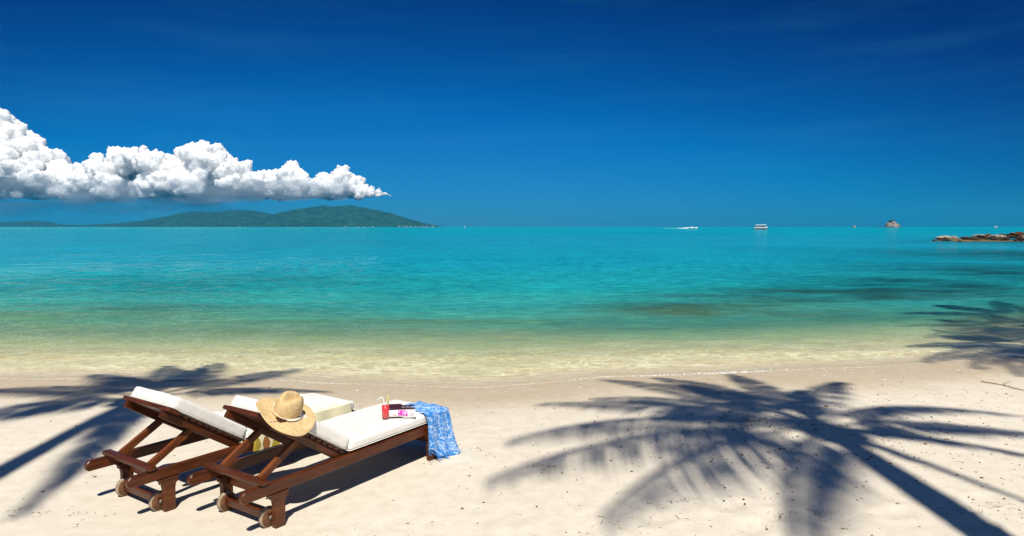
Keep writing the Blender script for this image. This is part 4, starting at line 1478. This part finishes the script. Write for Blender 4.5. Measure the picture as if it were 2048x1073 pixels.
def sarong():
    t = thing('sarong', 'blue sarong with white swirling print hanging over the foot of the right lounger', 'sarong', lounger.location, lounger.rotation_euler.z)
    # the rim it falls over: from the foot edge round the near corner to the near side
    ex, ey, c = END_U + 0.012, -0.300, 0.05
    rim = [(ex, -0.005), (ex, -0.05), (ex, -0.12), (ex, -0.19), (ex, ey + c)]
    for k in range(1, 7):
        a = k / 6 * math.pi / 2
        rim.append((ex - c + c * math.cos(a), ey + c - c * math.sin(a)))
    rim += [(1.55, ey), (1.48, ey), (1.41, ey), (1.35, ey)]
    rim = np.array(rim)
    seg = np.concatenate([[0], np.cumsum(np.linalg.norm(np.diff(rim, axis=0), axis=1))])
    n, rows_top, rows_drop = 110, 14, 46
    s = np.linspace(0, seg[-1], n)
    rx, ry = np.interp(s, seg, rim[:, 0]), np.interp(s, seg, rim[:, 1])
    tx, ty = np.gradient(rx), np.gradient(ry)
    ln = np.hypot(tx, ty)
    nx, ny = -ty / ln, tx / ln
    sgn = np.where(nx * (rx - 1.45) + ny * (ry + 0.1) < 0, -1, 1)
    nx, ny = nx * sgn, ny * sgn
    q = s / seg[-1]
    ix, iy = 1.45 - 0.11 * q + 0.02 * np.sin(q * 9), 0.02 - 0.27 * q + 0.01 * np.sin(q * 14)
    P = np.zeros((rows_top + rows_drop, n, 3))
    fold = 0.55 * np.sin(q * 37 + 0.6) + 0.35 * np.sin(q * 61 + 2) + 0.25 * np.sin(q * 19)
    for i in range(rows_top):
        w = i / rows_top
        zt = SEAT_Z + 0.005 + 0.010 * np.abs(np.sin(q * 14 + w * 3)) * (0.4 + 0.6 * w) + 0.006 * np.sin(w * 9 + q * 22)
        edge = smooth(0.72, 1.0, w)
        P[i, :, 0] = ix + (rx - ix) * w
        P[i, :, 1] = iy + (ry - iy) * w
        P[i, :, 2] = zt * (1 - edge) + (SEAT_Z - 0.006) * edge
    bottom = 0.035 + 0.03 * np.sin(q * 7 + 1) + 0.05 * smooth(0.75, 1.0, q) + 0.07 * smooth(0.2, 0.0, q)
    for k in range(rows_drop):
        w = (k + 1) / rows_drop
        z = (SEAT_Z - 0.006) + (bottom - SEAT_Z + 0.006) * w
        out = 0.006 + 0.028 * smooth(0, 0.25, w) * (0.5 + 0.5 * fold) * (0.5 + 0.9 * w) + 0.05 * w ** 2 * np.exp(-((q - 0.45) / 0.2) ** 2) + 0.10 * w ** 2.2 * smooth(0.6, 0.25, q)
        slide = 0.035 * w * np.sin(q * 23 + w * 2.2) * (ln / ln.max())
        P[rows_top + k, :, 0] = rx + nx * out + tx / ln * slide * 0.4
        P[rows_top + k, :, 1] = ry + ny * out + ty / ln * slide * 0.4
        P[rows_top + k, :, 2] = z
    me = grid_mesh('cloth', P)
    uvl = me.uv_layers.new(name='UVMap')
    li = np.empty(len(me.loops), np.int32)
    me.loops.foreach_get('vertex_index', li)
    uvl.data.foreach_set('uv', np.stack([(li % n) / (n - 1) * 0.75, (li // n) / (rows_top + rows_drop - 1) * 0.75], -1).astype(np.float32).reshape(-1))
    cl = new_obj('cloth', me, batik, t)
    sm = cl.modifiers.new('thick', 'SOLIDIFY')
    sm.thickness = 0.0016
    r = np.random.default_rng(4)
    V, F = [], []
    for j in range(0, n, 1):
        p = P[-1, j]
        L = r.uniform(0.04, 0.075)
        dx, dy = nx[j] * 0.75 + r.normal() * 0.35, ny[j] * 0.75 + r.normal() * 0.35
        e = np.array([p[0] + dx * L, p[1] + dy * L, max(0.006, p[2] - L * 0.6)])
        mdl = (p + e) / 2 + np.array([0, 0, -0.006])
        sd_ = np.array([tx[j] / ln[j], ty[j] / ln[j], 0]) * 0.0016
        b = len(V)
        V += [p - sd_, p + sd_, mdl - sd_, mdl + sd_, e - sd_ * 0.6, e + sd_ * 0.6]
        F += [(b, b + 1, b + 3, b + 2), (b + 2, b + 3, b + 5, b + 4)]
    fr = new_obj('fringe', mesh('fringe', V, F), mat_plain('blue_fringe', (0.05, 0.25, 0.62), 0.8, 0.25, 60), t)
    return t


sarong()

# ------------------------------------------------------------------ yellow towel on the left lounger
m = Nodes('yellow_terry')
uv = m.node('UVMap').outputs[0]
sp = m.node('SeparateXYZ', {'Vector': uv})
wuv = m.mix(0.06, uv, m.node('TexNoise', {'Vector': uv, 'Scale': 6.0}).outputs['Color'], 'ADD')
wsp = m.node('SeparateXYZ', {'Vector': wuv})
lu = m.math('MULTIPLY', wsp.outputs['X'], 11.0)
fu = m.math('MULTIPLY', m.math('SUBTRACT', m.math('FRACT', lu), 0.5), 2.5)
fv = m.math('DIVIDE', m.math('SUBTRACT', wsp.outputs['Y'], m.math('ADD', 0.075, m.math('MULTIPLY', m.math('SINE', m.math('MULTIPLY', lu, 2.1)), 0.02))), 0.075)
inside = m.math('ADD', m.math('MULTIPLY', fu, fu), m.math('MULTIPLY', fv, fv))
leafm = m.math('MULTIPLY', m.math('LESS_THAN', inside, 1.0), m.math('LESS_THAN', sp.outputs['X'], 0.42))
tc_ = m.mix(m.noise(uv, 4, 2), (0.82, 0.73, 0.40), (0.85, 0.80, 0.60))
tc_ = m.mix(m.ramp(sp.outputs['Y'], [(0.20, 0.0), (0.42, 0.9)]), tc_, (0.84, 0.81, 0.72))
tc_ = m.mix(leafm, tc_, m.mix(m.math('GREATER_THAN', m.math('SINE', m.math('MULTIPLY', m.math('FLOOR', lu), 1.9)), 0.0), (0.36, 0.27, 0.03), (0.36, 0.13, 0.02)))
nor = m.bump(m.noise(uv, 240, 2), 0.5, 0.004)
terry = m.done(m.principled(tc_, 0.95, nor, 0.1, **{'Sheen_Weight': 0.2}))
tw = thing('towel', 'yellow towel with brown leaves along its hem draped across the left lounger', 'towel', lounger_b.location, lounger_b.rotation_euler.z)
nu, nv = 66, 80
P = np.zeros((nv, nu, 3))
path = []
for i in range(nv):
    q = i / (nv - 1)
    a = -0.165 + q * 0.74          # metres along the cloth from its near hem; the first part hangs down
    for j in range(nu):
        e_ = j / (nu - 1)
        x = 0.60 + e_ * 0.97 + 0.02 * math.sin(q * 7 + e_ * 3)
        dz = 0.012 * math.sin(e_ * 17 + q * 4) + 0.008 * math.sin(e_ * 31 + q * 9)
        if a < 0:
            y = -0.296 - 0.004 - 0.018 * (0.5 + 0.5 * math.sin(e_ * 23 + 1)) * min(1, -a * 9)
            z = SEAT_Z + 0.002 + a * (1 + 0.08 * math.sin(e_ * 9))
        else:
            y = -0.296 + a
            rnd = math.exp(-a / 0.035)
            z = SEAT_Z + 0.006 + (abs(dz) + 0.012 * math.sin(math.pi * e_) * math.sin(math.pi * min(1, a / 0.5))) * (1 - rnd) - 0.012 * rnd - 0.06 * max(0, e_ - 0.82) ** 2 / 0.0324
        P[i, j] = (x, y, z)
tme = grid_mesh('cloth', P)
uvl = tme.uv_layers.new(name='UVMap')
li = np.empty(len(tme.loops), np.int32)
tme.loops.foreach_get('vertex_index', li)
uvl.data.foreach_set('uv', np.stack([(li % nu) / (nu - 1), (li // nu) / (nv - 1)], -1).astype(np.float32).reshape(-1))
to = new_obj('cloth', tme, terry, tw)
to.modifiers.new('thick', 'SOLIDIFY').thickness = 0.006

# ------------------------------------------------------------------ what the sea left on the beach


def shard_field(name, pts, sizes, mat, seed, flat=0.6):
    """many little stones or shell bits as one piece of ground litter"""
    r = np.random.default_rng(seed)
    base_v = np.array([(1, 0, 0), (0.2, 0.9, 0.1), (-0.8, 0.5, -0.1), (-0.7, -0.6, 0.1), (0.3, -0.9, 0), (0.1, 0.1, 0.8), (-0.1, 0, -0.5)])
    base_f = [(0, 1, 5), (1, 2, 5), (2, 3, 5), (3, 4, 5), (4, 0, 5), (1, 0, 6), (2, 1, 6), (3, 2, 6), (4, 3, 6), (0, 4, 6)]
    V, F = [], []
    for (x, y), s in zip(pts, sizes):
        a = r.uniform(0, 6.28)
        q = base_v * (1 + r.normal(size=base_v.shape) * 0.22)
        q = q * np.array([1.0, r.uniform(0.5, 1.0), flat * r.uniform(0.6, 1.2)]) * s
        ca, sa = math.cos(a), math.sin(a)
        q = np.stack([q[:, 0] * ca - q[:, 1] * sa, q[:, 0] * sa + q[:, 1] * ca, q[:, 2]], -1)
        z = float(land_z(np.array(x), np.array(y)))
        b = len(V)
        V += list(q + np.array([x, y, z + s * 0.12]))
        F += [tuple(i + b for i in f) for f in base_f]
    o = new_obj(name, mesh(name, V, F), mat)
    tag(o, kind='stuff')
    return o


def scatter(n, seed, dens):
    r = np.random.default_rng(seed)
    out = []
    while len(out) < n:
        x, y = r.uniform(-6.5, 7.5), r.uniform(3.6, 9.6)
        if y > float(shore_y(x)) - 0.15:
            continue
        if r.random() < dens(x, y):
            out.append((x, y))
    return out


def dens_dark(x, y):
    d = 0.05 + 0.9 * math.exp(-((x - 2.6) / 1.5) ** 2 - ((y - 6.2) / 0.8) ** 2) + 0.30 * math.exp(-((x - 2.6) / 2.6) ** 2 - ((y - 5.2) / 1.2) ** 2)
    d += 0.25 * smooth(2.5, 5.5, x) * smooth(8.6, 7.0, y)
    if x < 0.2 and y > 6.2:
        d *= 0.4
    return float(d)


pebble_dark = mat_plain('dark_beach_litter', (0.06, 0.042, 0.026), 0.85, 0.4, 60)
pebble_brown = mat_plain('brown_beach_litter', (0.24, 0.15, 0.075), 0.85, 0.4, 60)
shell_white = mat_plain('bleached_shell_bits', (0.74, 0.70, 0.63), 0.6, 0.12, 60)
r = np.random.default_rng(5)
shard_field('dark_pebbles', scatter(1500, 1, dens_dark), r.gamma(2.2, 0.0021, 1500) + 0.0022, pebble_dark, 11)
shard_field('brown_pebbles', scatter(1700, 2, dens_dark), r.gamma(2.2, 0.0024, 1700) + 0.0022, pebble_brown, 12)
shard_field('shell_fragments', scatter(1500, 3, lambda x, y: 0.12 + 0.5 * float(smooth(2.0, 5.0, x)) + 0.4 * math.exp(-((x - 2.4) / 1.8) ** 2 - ((y - 6.2) / 1.0) ** 2)), r.gamma(2.0, 0.0028, 1500) + 0.0022, shell_white, 13, 0.35)

# dried sea grass caught in the sand
V, F = [], []
r = np.random.default_rng(8)


def wisp(x, y, L, a, w=0.0011):
    z = float(land_z(np.array(x), np.array(y))) + 0.003
    n = 5
    bend = r.normal() * 0.9
    px, py, aa = x, y, a
    for i in range(n):
        s_, c_ = math.sin(aa), math.cos(aa)
        V.append((px - s_ * w, py + c_ * w, z + 0.003 * r.random()))
        V.append((px + s_ * w, py - c_ * w, z + 0.003 * r.random() + 0.001))
        px += c_ * L / n
        py += s_ * L / n
        aa += bend / n
        if i:
            b = len(V) - 4
            F.append((b, b + 1, b + 3, b + 2))


for (cx_, cy_, sx, sy, n_) in ((2.28, 6.37, 0.16, 0.08, 130), (2.85, 6.35, 0.35, 0.18, 70), (2.6, 6.1, 0.5, 0.15, 60), (3.6, 6.0, 0.25, 0.1, 40), (0.3, 5.1, 0.06, 0.05, 25), (3.4, 4.35, 0.25, 0.06, 60), (1.85, 4.25, 0.16, 0.05, 40), (1.15, 4.5, 0.1, 0.03, 20), (0.8, 4.2, 0.3, 0.1, 20), (-3.0, 4.3, 0.3, 0.06, 30)):
    for k in range(n_):
        wisp(cx_ + r.normal() * sx, cy_ + r.normal() * sy, r.uniform(0.02, 0.06), r.uniform(0, 6.28))
for k in range(110):
    x, y = r.uniform(-5, 6), r.uniform(3.7, 7.5)
    wisp(x, y, r.uniform(0.015, 0.04), r.uniform(0, 6.28), 0.0008)
tag(new_obj('dried_sea_grass', mesh('dried_sea_grass', V, F), mat_plain('dried_weed', (0.11, 0.075, 0.035), 0.9, 0.3, 40)), kind='stuff')

# a long bleached twig at the right
tw_pts = []
for px, py in ((1962, 771), (1985, 776), (2008, 781), (2030, 789), (2062, 797), (2085, 799)):
    g = on_sea(px, py, 0.13)
    tw_pts.append((g[0], g[1], float(land_z(np.array(g[0]), np.array(g[1]))) + 0.012))
twig_mat = mat_plain('bare_twig', (0.30, 0.17, 0.075), 0.85, 0.2, 30)
tg = thing('twig', 'long thin orange brown twig lying on the wet sand at the right edge', 'twig', tw_pts[0])
rel = [tuple(np.array(p_) - np.array(tw_pts[0])) for p_ in tw_pts]
tube('stem', rel, [0.0055, 0.006, 0.0055, 0.0055, 0.004, 0.003], twig_mat, tg, 7)
tube('side_shoot', [rel[2], tuple(np.array(rel[2]) + np.array([0.10, 0.10, 0.015])), tuple(np.array(rel[2]) + np.array([0.19, 0.13, 0.01]))], [0.005, 0.004, 0.002], twig_mat, tg, 6)

# froth along the edge of the swash
V, F = [], []
r = np.random.default_rng(15)
bm = bmesh.new()
bmesh.ops.create_icosphere(bm, subdivisions=1, radius=1)
sv1 = np.array([v_.co[:] for v_ in bm.verts])
sf1 = [tuple(v_.index for v_ in f_.verts) for f_ in bm.faces]
bm.free()


def bubble(x, y, s, z=0.004):
    b = len(V)
    V.extend(list(sv1 * np.array([s * r.uniform(0.9, 2.2), s * r.uniform(0.6, 1.1), s * 0.55]) + np.array([x, y, z])))
    F.extend([tuple(i + b for i in f_) for f_ in sf1])


xs = np.linspace(-7.5, 9.5, 2600)
ys = shore_y(xs)
thick = 0.25 + 0.75 * np.clip(0.5 + 0.9 * fbm(xs * 1.1, xs * 0 + 2.2, 3, 401), 0, 1)
for x, y, t_ in zip(xs, ys, thick):
    if r.random() < t_ * 0.75:
        bubble(x, y + 0.012 * r.normal() + 0.02, r.uniform(0.003, 0.0062) * (0.5 + 0.6 * t_))
for k in range(240):
    x = 3.15 + 0.42 * r.normal()
    bubble(x, float(shore_y(x)) + 0.03 + 0.05 * abs(r.normal()), r.uniform(0.004, 0.011))
for k in range(140):
    x = 1.6 + 0.5 * r.normal()
    bubble(x, float(shore_y(x)) + 0.02 + 0.02 * abs(r.normal()), r.uniform(0.004, 0.009))
# an older, broken line a little way up the wet sand
for x in np.linspace(-0.8, 2.6, 260):
    if r.random() < 0.5 * max(0, math.sin(x * 3.1 + 1)):
        y = float(shore_y(x)) - 0.55 - 0.08 * math.sin(x * 2.3)
        bubble(x, y, r.uniform(0.003, 0.005), float(land_z(np.array(x), np.array(y))) + 0.001)
froth = new_obj('swash_foam', mesh('swash_foam', V, F, True), mat_plain('swash_froth', (0.76, 0.75, 0.70), 0.5, 0.05, 30))
tag(froth, kind='stuff')
